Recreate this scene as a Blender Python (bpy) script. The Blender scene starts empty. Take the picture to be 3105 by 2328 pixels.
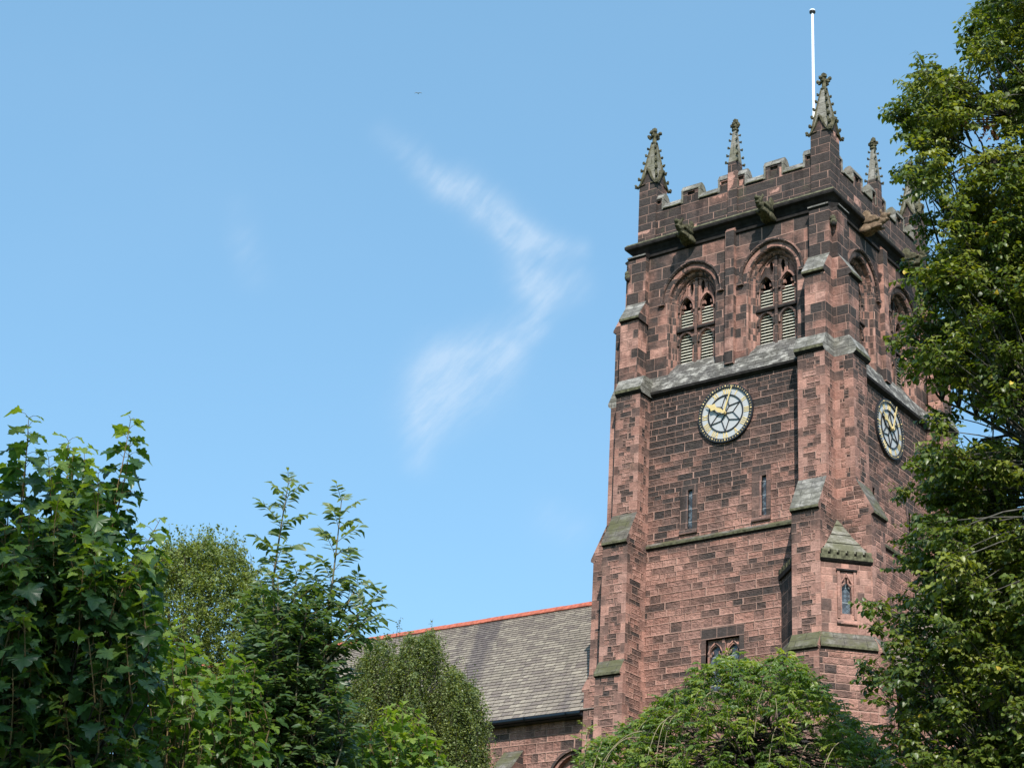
import bpy, math, random
import numpy as np
from mathutils import Vector, Matrix
from mathutils.geometry import tessellate_polygon
from math import radians as R_, sin, cos, pi, sqrt, atan2, floor

S = bpy.context.scene
COL = S.collection
random.seed(7)

# ------------------------------------------------------------------ camera
CAM_P = Vector((27.8775, -55.3910, 1.6))
CAM_F = Vector((-0.55687852, 0.72382491, 0.40738656))
CAM_R = Vector((0.80609975, 0.58921761, 0.05500732))
CAM_U = Vector((0.20022367, -0.3590266, 0.91159771))
FPX = 5600.9                      # focal length in pixels of the 3105 px wide photograph
cd = bpy.data.cameras.new("camera")
cam = bpy.data.objects.new("camera", cd)
COL.objects.link(cam)
M = Matrix((CAM_R, CAM_U, -CAM_F)).transposed().to_4x4()
M.translation = CAM_P
cam.matrix_world = M
cd.sensor_width = 36.0
cd.lens = FPX / 3105.0 * 36.0
cd.clip_start = 0.1
cd.clip_end = 20000
S.camera = cam

def ray(x, y):                    # direction of a point of the 2211 px wide view of the photograph
    v = CAM_F * FPX + CAM_R * (x * 1.4043 - 1552.5) + CAM_U * (1164.0 - y * 1.4043)
    return v.normalized()

def at(x, y, dist):               # the point on that direction at a horizontal distance in metres
    v = ray(x, y)
    return CAM_P + v * (dist / math.hypot(v.x, v.y))

# ------------------------------------------------------------------ sun, sky, exposure
SUN_AZ, SUN_EL = R_(37.0), R_(42.0)
SUN_D = Vector((sin(SUN_AZ) * cos(SUN_EL), -cos(SUN_AZ) * cos(SUN_EL), sin(SUN_EL)))
sd = bpy.data.lights.new("sun", 'SUN')
sd.energy = 4.2
sd.angle = R_(0.53)
sd.color = (1.0, 0.95, 0.87)
so = bpy.data.objects.new("sun", sd)
COL.objects.link(so)
so.rotation_euler = SUN_D.to_track_quat('Z', 'Y').to_euler()
so.location = (20, -40, 60)

S.view_settings.view_transform = 'Standard'
S.view_settings.look = 'None'
S.view_settings.exposure = 0.55
S.view_settings.gamma = 1.0
S.view_settings.use_curve_mapping = False
S.cycles.max_bounces = 6
S.cycles.diffuse_bounces = 3
S.cycles.glossy_bounces = 2
S.cycles.transmission_bounces = 3
S.cycles.transparent_max_bounces = 4
S.cycles.caustics_reflective = False
S.cycles.caustics_refractive = False

class NT:                         # a short way to write node trees
    def __init__(s, tree):
        s.t = tree
    def n(s, kind, ins=None, **props):
        nd = s.t.nodes.new(kind)
        for k, v in props.items():
            setattr(nd, k, v)
        for k, v in (ins or {}).items():
            s.put(nd.inputs[k], v)
        return nd
    def put(s, sock, v):
        if isinstance(v, bpy.types.NodeSocket):
            s.t.links.new(v, sock)
        elif isinstance(v, bpy.types.Node):
            s.t.links.new(v.outputs[0], sock)
        elif v is not None:
            sock.default_value = v
    def m(s, op, a, b=None, c=None, clamp=False):
        nd = s.t.nodes.new('ShaderNodeMath')
        nd.operation = op
        nd.use_clamp = clamp
        s.put(nd.inputs[0], a)
        if b is not None: s.put(nd.inputs[1], b)
        if c is not None: s.put(nd.inputs[2], c)
        return nd.outputs[0]
    def vm(s, op, a, b=None, out=0):
        nd = s.t.nodes.new('ShaderNodeVectorMath')
        nd.operation = op
        s.put(nd.inputs[0], a)
        if b is not None: s.put(nd.inputs[1], b)
        return nd.outputs[out]
    def sc(s, a, k):
        nd = s.t.nodes.new('ShaderNodeVectorMath')
        nd.operation = 'SCALE'
        s.put(nd.inputs[0], a); s.put(nd.inputs[3], k)
        return nd.outputs[0]
    def mix(s, f, a, b, mode='MIX'):
        nd = s.t.nodes.new('ShaderNodeMix')
        nd.data_type = 'RGBA'
        nd.blend_type = mode
        s.put(nd.inputs[0], f); s.put(nd.inputs[6], a); s.put(nd.inputs[7], b)
        return nd.outputs[2]
    def noise(s, vec, scale, detail=3.0, rough=0.55, dim='3D', col=False, w=None):
        nd = s.t.nodes.new('ShaderNodeTexNoise')
        nd.noise_dimensions = dim
        if vec is not None: s.put(nd.inputs['Vector'], vec)
        if w is not None: s.put(nd.inputs['W'], w)
        nd.inputs['Scale'].default_value = scale
        nd.inputs['Detail'].default_value = detail
        nd.inputs['Roughness'].default_value = rough
        return nd.outputs['Color' if col else 'Fac']
    def ss(s, x, lo, hi, a=0.0, b=1.0):     # smoothstep
        nd = s.t.nodes.new('ShaderNodeMapRange')
        nd.interpolation_type = 'SMOOTHSTEP'
        s.put(nd.inputs['Value'], x)
        s.put(nd.inputs['From Min'], lo); s.put(nd.inputs['From Max'], hi)
        s.put(nd.inputs['To Min'], a); s.put(nd.inputs['To Max'], b)
        return nd.outputs[0]
    def ramp(s, fac, stops, interp='LINEAR'):
        nd = s.t.nodes.new('ShaderNodeValToRGB')
        cr = nd.color_ramp
        cr.interpolation = interp
        while len(cr.elements) < len(stops): cr.elements.new(0.5)
        for e, (p, c) in zip(cr.elements, stops):
            e.position = p; e.color = (*c, 1.0)
        s.put(nd.inputs[0], fac)
        return nd.outputs[0]
    def xyz(s, v):
        nd = s.t.nodes.new('ShaderNodeSeparateXYZ'); s.put(nd.inputs[0], v)
        return nd.outputs
    def comb(s, x=0.0, y=0.0, z=0.0):
        nd = s.t.nodes.new('ShaderNodeCombineXYZ')
        for i, q in enumerate((x, y, z)): s.put(nd.inputs[i], q)
        return nd.outputs[0]
    def white(s, vec):
        nd = s.t.nodes.new('ShaderNodeTexWhiteNoise'); nd.noise_dimensions = '3D'
        s.put(nd.inputs['Vector'], vec)
        return nd.outputs

# sky
W = bpy.data.worlds.new("World")
S.world = W
W.use_nodes = True
W.node_tree.nodes.clear()
n = NT(W.node_tree)
sky = n.n('ShaderNodeTexSky', sky_type='NISHITA', sun_disc=False)
sky.sun_elevation = SUN_EL
sky.sun_rotation = atan2(SUN_D.x, SUN_D.y)
sky.altitude = 0.0
sky.air_density = 1.0
sky.dust_density = 0.7
sky.ozone_density = 1.6
SKY_STRENGTH = 0.15
# thin cirrus: a chain of soft strokes at fixed compass directions, broken by stretched noise
tc = n.n('ShaderNodeTexCoord').outputs['Generated']
E0 = ray(1070, 640); E1 = CAM_R.copy(); E1 = (E1 - E0 * E1.dot(E0)).normalized(); E2 = E0.cross(E1) * -1
if E2.z < 0: E2 = -E2
wob = n.noise(tc, 30.0, 5.0, 0.6, col=True)
wob = n.sc(n.vm('SUBTRACT', wob, (0.5, 0.5, 0.5)), 0.007)
dirv = n.vm('ADD', tc, wob)
inv = n.m('DIVIDE', 1.0, n.vm('DOT_PRODUCT', dirv, tuple(E0), 1))
cu = n.m('MULTIPLY', n.vm('DOT_PRODUCT', dirv, tuple(E1), 1), inv)
cv = n.m('MULTIPLY', n.vm('DOT_PRODUCT', dirv, tuple(E2), 1), inv)
def cuv(x, y):
    d = ray(x, y); k = d.dot(E0)
    return d.dot(E1) / k, d.dot(E2) / k
STROKES = [  # x0,y0,x1,y1, radius px, weight
    (830, 290, 905, 355, 26, .16), (890, 330, 960, 405, 26, .30), (930, 370, 1010, 400, 26, .3), (950, 400, 1040, 450, 24, .42),
    (1010, 400, 1085, 455, 26, .40), (1050, 450, 1110, 500, 34, .45), (1095, 490, 1190, 535, 26, .6),
    (1180, 530, 1250, 540, 20, .38), (1110, 510, 1140, 600, 36, .42), (1140, 590, 1240, 610, 32, .42),
    (1150, 620, 1190, 640, 34, .35), (1178, 630, 1150, 710, 20, .5), (1150, 700, 1090, 760, 26, .55),
    (1070, 770, 960, 780, 46, .55), (1040, 810, 940, 840, 55, .6), (980, 850, 925, 900, 52, .55),
    (920, 890, 900, 990, 30, .38), (900, 800, 1110, 690, 26, .16), (525, 520, 545, 590, 30, .16), (515, 450, 530, 530, 30, .08), (1190, 1120, 1230, 1140, 40, .2)]
tot = None
for (x0, y0, x1, y1, r, w) in STROKES:
    a = cuv(x0, y0); b = cuv(x1, y1); rr = r * 1.12 * 1.4043 / FPX
    dx, dy = b[0] - a[0], b[1] - a[1]; L2 = dx * dx + dy * dy
    px = n.m('SUBTRACT', cu, a[0]); py = n.m('SUBTRACT', cv, a[1])
    t = n.m('DIVIDE', n.m('MULTIPLY_ADD', px, dx, n.m('MULTIPLY', py, dy)), L2, clamp=True)
    ex = n.m('MULTIPLY_ADD', t, -dx, px); ey = n.m('MULTIPLY_ADD', t, -dy, py)
    d2 = n.m('MULTIPLY_ADD', ex, ex, n.m('MULTIPLY', ey, ey))
    g = n.m('MULTIPLY', n.m('EXPONENT', n.m('DIVIDE', d2, -rr * rr)), w)
    tot = g if tot is None else n.m('ADD', tot, g)
fib = n.noise(n.comb(n.m('MULTIPLY_ADD', cu, 18.0, n.m('MULTIPLY', cv, 10.0)), n.m('MULTIPLY_ADD', cv, 26.0, n.m('MULTIPLY', cu, -14.0)), 3.0), 1.0, 7.0, 0.62)
fine_ = n.noise(n.comb(n.m('MULTIPLY_ADD', cu, 30.0, n.m('MULTIPLY', cv, 30.0)), n.m('MULTIPLY_ADD', cv, 120.0, n.m('MULTIPLY', cu, -120.0)), 7.0), 1.0, 6.0, 0.6)
fib = n.ss(n.m('MULTIPLY_ADD', fib, 0.5, n.m('MULTIPLY', fine_, 0.5)), 0.3, 0.72, 0.3, 1.3)
haze_n = n.ss(n.noise(n.comb(n.m('MULTIPLY', cu, 5.0), n.m('MULTIPLY', cv, 7.0)), 1.0, 4.0, 0.5), 0.45, 0.8, 0.0, 0.05)
dens = n.m('ADD', n.m('MULTIPLY', n.m('MINIMUM', tot, 0.9), fib), haze_n, clamp=True)
dens = n.m('MULTIPLY', dens, 0.46)
front = n.ss(n.vm('DOT_PRODUCT', tc, tuple(E0), 1), 0.2, 0.5)
dens = n.m('MULTIPLY', dens, front)
skyc = n.mix(1.0, sky.outputs[0], (1.03, 1.22, 1.19, 1), 'MULTIPLY')
SKYTINT = skyc.node
skyc = n.mix(0.55, skyc, (1.14, 2.40, 3.68, 1))                # summer haze evens the sky out
skyc = n.mix(dens, skyc, (3.5, 4.1, 4.75, 1))
bg = n.n('ShaderNodeBackground', {'Color': skyc, 'Strength': SKY_STRENGTH})
n.n('ShaderNodeOutputWorld', {'Surface': bg})

# ------------------------------------------------------------------ materials
def newmat(name):
    m = bpy.data.materials.new(name)
    m.use_nodes = True
    m.node_tree.nodes.clear()
    return m, NT(m.node_tree)

def finish(t, col, rough=0.85, height=None, bump=0.5, dist=0.02, spec=0.25, metal=0.0):
    p = t.n('ShaderNodeBsdfPrincipled', {'Base Color': col, 'Roughness': rough, 'Metallic': metal})
    p.inputs['Specular IOR Level'].default_value = spec
    if height is not None:
        b = t.n('ShaderNodeBump', {'Height': height, 'Strength': bump, 'Distance': dist})
        t.put(p.inputs['Normal'], b.outputs[0])
    t.n('ShaderNodeOutputMaterial', {'Surface': p.outputs[0]})
    return p

def plain(name, col, rough=0.8, nscale=6.0, amt=0.35, bump=0.3, spec=0.25, metal=0.0, dist=0.01):
    m, t = newmat(name)
    pos = t.n('ShaderNodeNewGeometry').outputs['Position']
    f = t.noise(pos, nscale, 5.0, 0.6)
    c = t.mix(t.ss(f, 0.3, 0.72), tuple(x * (1 - amt) for x in col) + (1,), tuple(min(1, x * (1 + amt * .6)) for x in col) + (1,))
    finish(t, c, rough, t.noise(pos, nscale * 4, 4.0), bump, dist, spec, metal)
    return m

PINK = (.455, .256, .206); ROSE = (.315, .173, .140); BROWN = (.178, .109, .091); SOOT = (.062, .051, .048); MORTAR = (.385, .232, .184)

def stone(name, h, L, dark=0.35, rough_amt=1.0, quoin=False, qh=0.38, mortar=MORTAR, mw=0.011, warp=1.0, green=0.1, bands=None, stain=1.5, sfreq=.33, rnd=.85, spots=()):
    """coursed sandstone: every stone of its own colour, rock faced, pale pinkish joints; optional dressed long-and-short quoins"""
    m, t = newmat(name)
    uv = t.n('ShaderNodeUVMap', uv_map='UVMap').outputs[0]
    pos = t.n('ShaderNodeNewGeometry').outputs['Position']
    nz = t.vm('SUBTRACT', t.noise(pos, 5.0, 3.0, 0.6, col=True), (.5, .5, .5))
    nzx = t.xyz(nz)
    o = t.xyz(uv)
    u = t.m('MULTIPLY_ADD', nzx[0], 0.03 * warp, o[0])
    v = t.m('MULTIPLY_ADD', nzx[1], 0.025 * warp, o[1])
    def stones(u, v, h, L, seed, warp=1.0):
        vv = v
        if warp:
            vv = t.m('ADD', v, t.m('ADD', t.m('MULTIPLY', t.m('SINE', t.m('MULTIPLY', v, 1.25 / h)), .2 * h), t.m('MULTIPLY', t.m('SINE', t.m('MULTIPLY', v, .41 / h)), .5 * h)))
        q = t.m('DIVIDE', vv, h)
        row = t.m('FLOOR', q)
        fz = t.m('SUBTRACT', q, row)
        rr = t.white(t.comb(row, seed, 3.1))[0]
        ln = t.m('MULTIPLY_ADD', rr, .6 * L, .7 * L)
        uu = t.m('ADD', t.m('DIVIDE', u, ln), t.m('MULTIPLY', rr, 37.0))
        if warp:
            uu = t.m('ADD', uu, t.m('MULTIPLY', t.m('SINE', t.m('MULTIPLY_ADD', uu, 2.3, t.m('MULTIPLY', rr, 40.))), .26))
        c = t.m('FLOOR', uu)
        fx = t.m('SUBTRACT', uu, c)
        dx = t.m('MULTIPLY', t.m('MINIMUM', fx, t.m('SUBTRACT', 1., fx)), ln)
        dz = t.m('MULTIPLY', t.m('MINIMUM', fz, t.m('SUBTRACT', 1., fz)), h)
        return t.m('MINIMUM', dx, dz), t.comb(c, row, seed)
    e, idv = stones(u, v, h, L, 1.7, 1.0 if warp else 0.0)
    dressed = 0.0
    if quoin:
        u2 = t.xyz(t.n('ShaderNodeUVMap', uv_map='Edge').outputs[0])
        ed = t.m('MINIMUM', u2[0], u2[1])
        side = t.m('LESS_THAN', u2[0], u2[1])
        q = t.m('DIVIDE', v, qh); row = t.m('FLOOR', q); fz = t.m('SUBTRACT', q, row)
        par = t.m('FLOORED_MODULO', t.m('ADD', row, side), 2.0)
        wq = t.m('MULTIPLY_ADD', par, 0.17, 0.2)
        isq = t.m('LESS_THAN', ed, wq)
        dz = t.m('MULTIPLY', t.m('MINIMUM', fz, t.m('SUBTRACT', 1., fz)), qh)
        eq = t.m('MINIMUM', dz, t.m('ABSOLUTE', t.m('SUBTRACT', ed, wq)))
        idq = t.comb(t.m('MULTIPLY_ADD', side, 7.0, 3.0), row, 5.5)
        mx = t.n('ShaderNodeMix', data_type='VECTOR')
        t.put(mx.inputs[0], isq); t.put(mx.inputs[4], idv); t.put(mx.inputs[5], idq)
        idv = mx.outputs[1]
        mf = t.n('ShaderNodeMix', data_type='FLOAT')
        t.put(mf.inputs[0], isq); t.put(mf.inputs[2], e); t.put(mf.inputs[3], eq)
        e = mf.outputs[0]
        dressed = isq
    rid = t.white(t.vm('ADD', idv, (.37, .71, .13)))
    r1 = rid[0]
    r2 = t.xyz(rid[1])
    big = t.noise(pos, sfreq, 3.0, 0.6)                       # weather stains spread over whole areas
    fine = t.noise(pos, 16.0, 4.0, 0.65)
    med = t.noise(pos, 3.2, 4.0, 0.6)
    # sooty stones: chance grows where the wall is stained
    key = t.m('ADD', t.m('MULTIPLY_ADD', r1, rnd, .5 - rnd / 2), t.m('MULTIPLY', t.m('SUBTRACT', big, 0.5), -stain))
    if bands:                                                # (z, half height, gain, xc, half width) known dark areas of the wall
        pz = t.xyz(pos)
        for (zc, hz, gain) in bands:
            k = t.m('EXPONENT', t.m('MULTIPLY', t.m('POWER', t.m('DIVIDE', t.m('SUBTRACT', pz[2], zc), hz), 2.0), -1.0))
            key = t.m('SUBTRACT', key, t.m('MULTIPLY', k, gain))
    for (xc, zc, rx, rz, gain) in spots:                     # known soot patches
        ps = t.xyz(pos)
        k = t.m('ADD', t.m('POWER', t.m('DIVIDE', t.m('SUBTRACT', ps[0], xc), rx), 2.0), t.m('POWER', t.m('DIVIDE', t.m('SUBTRACT', ps[2], zc), rz), 2.0))
        key = t.m('SUBTRACT', key, t.m('MULTIPLY', t.m('EXPONENT', t.m('MULTIPLY', k, -1.0)), gain))
    key = t.m('ADD', key, t.m('MULTIPLY', dressed, 0.20)) if quoin else key
    key = t.m('ADD', key, t.m('MULTIPLY', t.m('SUBTRACT', med, .5), .35))
    col = t.ramp(key, [(max(0.0, dark - .22), SOOT), (dark, tuple(.55 * a + .45 * b for a, b in zip(SOOT, BROWN))), (min(.98, dark + .12), BROWN), (min(.99, dark + .36), ROSE), (1.0, PINK)])
    col = t.mix(t.m('MULTIPLY', r2[1], 0.5), col, t.mix(1.0, col, (1.12, .97, .90, 1), 'MULTIPLY'))
    col = t.mix(1.0, col, t.ramp(fine, [(.25, (.72, .72, .72)), (.75, (1.18, 1.18, 1.18))]), 'MULTIPLY')
    col = t.mix(1.0, col, t.ramp(med, [(.25, (.74, .75, .76)), (.7, (1.1, 1.1, 1.1))]), 'MULTIPLY')
    run = t.noise(t.vm('MULTIPLY', pos, (1.5, 1.5, .24)), 1.0, 4.0, .6)      # soot and damp that has run down the faces
    col = t.mix(t.ss(run, .54, .70, 0., .62), col, t.mix(1.0, col, (.40, .385, .40, 1), 'MULTIPLY'))
    if green:
        gm = t.m('MULTIPLY', t.ss(t.noise(pos, 1.4, 5.0, .65), .54, .74), green)
        col = t.mix(gm, col, (.13, .125, .07, 1))
    mort = t.ss(e, mw * .55, mw * 1.25, 1.0, 0.0)
    mort = t.m('MULTIPLY', mort, t.ss(t.noise(pos, 2.3, 3.0), .28, .5, .45, 1.0))
    mc = t.mix(t.ss(big, .3, .6), tuple(x * .8 for x in mortar) + (1,), mortar + (1,))
    col = t.mix(mort, col, mc)
    rock = t.noise(t.vm('ADD', t.vm('MULTIPLY', uv, (6.5, 11.0, 1.0)), t.sc(idv, 13.7)), 1.0, 5.0, .62)
    bev = t.ss(e, 0.0, 0.035)
    amp = t.m('SUBTRACT', 1.0, t.m('MULTIPLY', dressed, .75)) if quoin else 1.0
    hgt = t.m('MULTIPLY', t.m('MULTIPLY', t.m('MULTIPLY_ADD', rock, 1.3, -.28), bev), t.m('MULTIPLY', amp, rough_amt))
    hgt = t.m("ADD", hgt, t.m("MULTIPLY", fine, .12))
    finish(t, col, .9, hgt, 1.0, 0.085, .2)
    return m

def slabs(name, lo, hi, white, green, h=0.33, L=0.9):
    """weathered sloping stones: grey, with pale lichen and moss"""
    m, t = newmat(name)
    pos = t.n('ShaderNodeNewGeometry').outputs['Position']
    uv = t.n('ShaderNodeUVMap', uv_map='UVMap').outputs[0]
    st = t.vm('MULTIPLY', pos, (1.0, 1.0, 2.0))
    a = t.noise(st, 2.2, 6.0, .68); b = t.noise(st, 9.0, 5.0, .7); c = t.noise(pos, 1.1, 4.0, .6)
    col = t.mix(t.ss(b, .3, .7), lo + (1,), hi + (1,))
    col = t.mix(t.m('MULTIPLY', t.ss(a, .45, .66), white), col, (.43, .405, .37, 1))
    col = t.mix(t.m('MULTIPLY', t.ss(c, .42, .62), green), col, (.085, .085, .032, 1))
    col = t.mix(t.m('MULTIPLY', t.ss(t.noise(pos, 22., 3.), .6, .7), .5), col, (.06, .055, .05, 1))
    o = t.xyz(uv)
    q = t.m('DIVIDE', o[1], h); fz = t.m('FRACT', q)
    d = t.m('MULTIPLY', t.m('MINIMUM', fz, t.m('SUBTRACT', 1., fz)), h)
    q2 = t.m('FRACT', t.m('ADD', t.m('DIVIDE', o[0], L), t.m('MULTIPLY', t.m('FLOOR', q), .43)))
    d2 = t.m('MULTIPLY', t.m('MINIMUM', q2, t.m('SUBTRACT', 1., q2)), L)
    e = t.m('MINIMUM', d, d2)
    col = t.mix(t.ss(e, .004, .014, .75, 0.), col, (.04, .035, .032, 1))
    finish(t, col, .8, t.m('ADD', t.m('MULTIPLY', b, .5), t.ss(e, 0., .02)), .6, .02, .3)
    return m

def leafmat(name, c0, c1, c2, rough=.42, trans=.35, tcol=None, back=.8, spec=.5):
    """leaf: colour runs c0..c2 by each leaf's own tint, paler below, some light through the blade"""
    m, t = newmat(name)
    tint = t.n('ShaderNodeAttribute', attribute_name='tint').outputs['Fac']
    pos = t.n('ShaderNodeNewGeometry')
    col = t.ramp(tint, [(0.0, c0), (.55, c1), (1.0, c2)])
    vein = t.noise(pos.outputs['Position'], 45.0, 2.0)
    col = t.mix(1.0, col, t.ramp(vein, [(.3, (.82, .82, .82)), (.7, (1.15, 1.15, 1.15))]), 'MULTIPLY')
    col = t.mix(t.m('MULTIPLY', pos.outputs['Backfacing'], .55), col, t.mix(1.0, col, (1.35, 1.25, 1.5, 1), 'MULTIPLY'))
    p = t.n('ShaderNodeBsdfPrincipled', {'Base Color': col, 'Roughness': rough})
    p.inputs['Specular IOR Level'].default_value = spec
    tr = t.n('ShaderNodeBsdfTranslucent', {'Color': t.mix(1.0, col, tcol or (2.3, 2.3, .6, 1), 'MULTIPLY')})
    mx = t.n('ShaderNodeMixShader', {0: trans, 1: p.outputs[0], 2: tr.outputs[0]})
    t.n('ShaderNodeOutputMaterial', {'Surface': mx.outputs[0]})
    return m

def bark(name, c, amt=.5, sc=9.0):
    m, t = newmat(name)
    pos = t.n('ShaderNodeNewGeometry').outputs['Position']
    f = t.noise(t.vm('MULTIPLY', pos, (1., 1., .3)), sc, 5., .65)
    col = t.mix(t.ss(f, .3, .7), tuple(x * (1 - amt) for x in c) + (1,), tuple(x * (1 + amt) for x in c) + (1,))
    finish(t, col, .85, f, .6, .02, .2)
    return m

MT = {}
MT['wall'] = stone('coursed_sandstone', .25, .50, rnd=.6, stain=1.9, dark=.27, spots=((-4.5, 27.2, 1.1, 1.6, .24), (-6.4, 29.8, 1.5, .9, .2), (-2.6, 29.9, 1.5, .9, .2)), rough_amt=1.0, mw=.012, bands=[(28.2, 2.6, .26), (30.2, .7, .2)])
MT['wall_low'] = stone('rock_faced_sandstone', .255, .52, rnd=.7, stain=1.7, dark=.17, rough_amt=1.0, mw=.012)
MT['quoin'] = stone('buttress_sandstone', .2, .5, rnd=.75, dark=.20, rough_amt=1.0, quoin=True, mw=.010, bands=[(30.4, .5, .35), (24.0, .5, .25)], green=.16)
MT['belfry'] = stone('belfry_ashlar', .44, .72, dark=.47, stain=2.6, sfreq=.55, rnd=1.0, rough_amt=.28, mw=.010, warp=.5, bands=[(36.9, .9, .2)])
MT['belfry_q'] = stone('belfry_buttress_ashlar', .42, .55, dark=.53, stain=2.2, sfreq=.6, rnd=.95, rough_amt=.35, mw=.009, warp=.5, bands=[(36.3, 1.1, .22), (31.4, .5, -.15)])
MT['parapet'] = stone('parapet_ashlar', .42, .8, dark=.88, stain=1.5, sfreq=.7, rough_amt=.3, mw=.010, warp=.5, green=.3)
MT['pink'] = stone('dressed_pink_ashlar', .42, .9, dark=.22, rough_amt=.25, mw=.009, warp=.4)
MT['jamb'] = stone('arch_ashlar', .36, .5, dark=.36, rough_amt=.2, mw=.008, warp=.3)
MT['frame'] = stone('dark_window_dressing', .38, .7, rnd=.5, dark=.66, rough_amt=.25, mw=.008, warp=.3, green=.05)
MT['turret'] = stone('turret_dressed_stone', .36, .52, dark=.22, rough_amt=.3, mw=.009, warp=.4)
MT['cornice'] = plain('dark_moulded_stone', (.024, .021, .020), .9, 4.0, .5, .5, .2)  # near-black stone for the cornice, small hoods and undersides of ledges
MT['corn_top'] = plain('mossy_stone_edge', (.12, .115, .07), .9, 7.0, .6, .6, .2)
MT['coping'] = slabs('coping_stone', (.12, .11, .095), (.24, .22, .185), .6, .4, .5, .9)
MT['weather_w'] = slabs('lichened_weathering', (.10, .095, .088), (.19, .178, .16), .75, .22, .30, .8)
MT['weather_g'] = slabs('mossy_weathering', (.07, .062, .052), (.13, .112, .088), .30, .75, .36, .8)
MT['weather_t'] = slabs('stone_cap_slabs', (.09, .085, .065), (.19, .18, .14), .5, .55, 5.0, 5.0)
MT['weather_s'] = slabs('streaked_sill_slates', (.06, .055, .052), (.14, .13, .12), .95, .10, .16, .7)
MT['moss'] = plain('mossy_carved_stone', (.105, .098, .062), .95, 9.0, .65, .8, .15, dist=.03)
MT['lich'] = slabs('lichened_spire', (.14, .13, .105), (.26, .245, .21), .5, .5, .5, .9)
MT['gargl'] = plain('pale_carved_sandstone', (.20, .138, .092), .9, 9.0, .5, .7, .2, dist=.03)
MT['void'] = plain('interior_shade', (.012, .011, .011), .95, 5., .2, .0)  # shade behind the louvres, put into the colour
MT['louvre'] = plain('cream_painted_slat', (.70, .66, .55), .6, 9.0, .2, .15, .3)
MT['white'] = plain('white_paint', (.82, .83, .83), .4, 2.0, .05, .02, .5)
MT['gold'] = plain('gilded_metal', (.70, .53, .24), .5, 12.0, .15, .1, .5, metal=.1)
MT['black'] = plain('black_painted_iron', (.016, .017, .021), .5, 8.0, .3, .1, .5)
MT['gutter'] = plain('black_gutter_paint', (.012, .014, .018), .3, 3.0, .3, .05, .5)
MT['lead'] = plain('lead_roof', (.16, .165, .17), .6, 3.0, .2, .1, .4)
MT['terracotta'] = plain('red_ridge_tile', (.44, .125, .078), .8, 5.0, .35, .2, .3)
MT['feather'] = plain('grey_white_plumage', (.45, .46, .48), .8, 6.0, .3)
def dial_mat():
    m, t = newmat('white_dial_glass')
    pos = t.n('ShaderNodeNewGeometry').outputs['Position']
    st = t.noise(t.vm('MULTIPLY', pos, (5., 5., .7)), 2.2, 5., .7)
    col = t.mix(t.ss(st, .56, .74, 0., .55), (.45, .452, .455, 1), (.26, .26, .25, 1))
    finish(t, col, .35, None, spec=.5)
    return m
MT['dial'] = dial_mat()
def pane_mat():
    m, t = newmat('leaded_glass')
    uv = t.n('ShaderNodeUVMap', uv_map='UVMap').outputs[0]
    o = t.xyz(uv)
    a = t.m('FRACT', t.m('MULTIPLY', t.m('ADD', o[0], o[1]), 6.5)); b = t.m('FRACT', t.m('MULTIPLY', t.m('SUBTRACT', o[0], o[1]), 6.5))
    ld = t.m('MINIMUM', t.m('MINIMUM', a, t.m('SUBTRACT', 1., a)), t.m('MINIMUM', b, t.m('SUBTRACT', 1., b)))
    r = t.white(t.comb(t.m('FLOOR', t.m('MULTIPLY', t.m('ADD', o[0], o[1]), 6.5)), t.m('FLOOR', t.m('MULTIPLY', t.m('SUBTRACT', o[0], o[1]), 6.5)), 2.))[0]
    col = t.mix(t.ss(r, .5, .75), (.10, .125, .15, 1), (.045, .05, .06, 1))
    bar = t.m('FRACT', t.m('MULTIPLY', o[1], 1.9))
    col = t.mix(t.ss(ld, .03, .07, .9, 0.), col, (.03, .032, .035, 1))
    col = t.mix(t.m('LESS_THAN', bar, .04), col, (.35, .37, .38, 1))
    finish(t, col, .25, t.m('ADD', r, t.ss(ld, 0., .1)), .15, .01, .5)
    return m
MT['pane'] = pane_mat()
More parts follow.
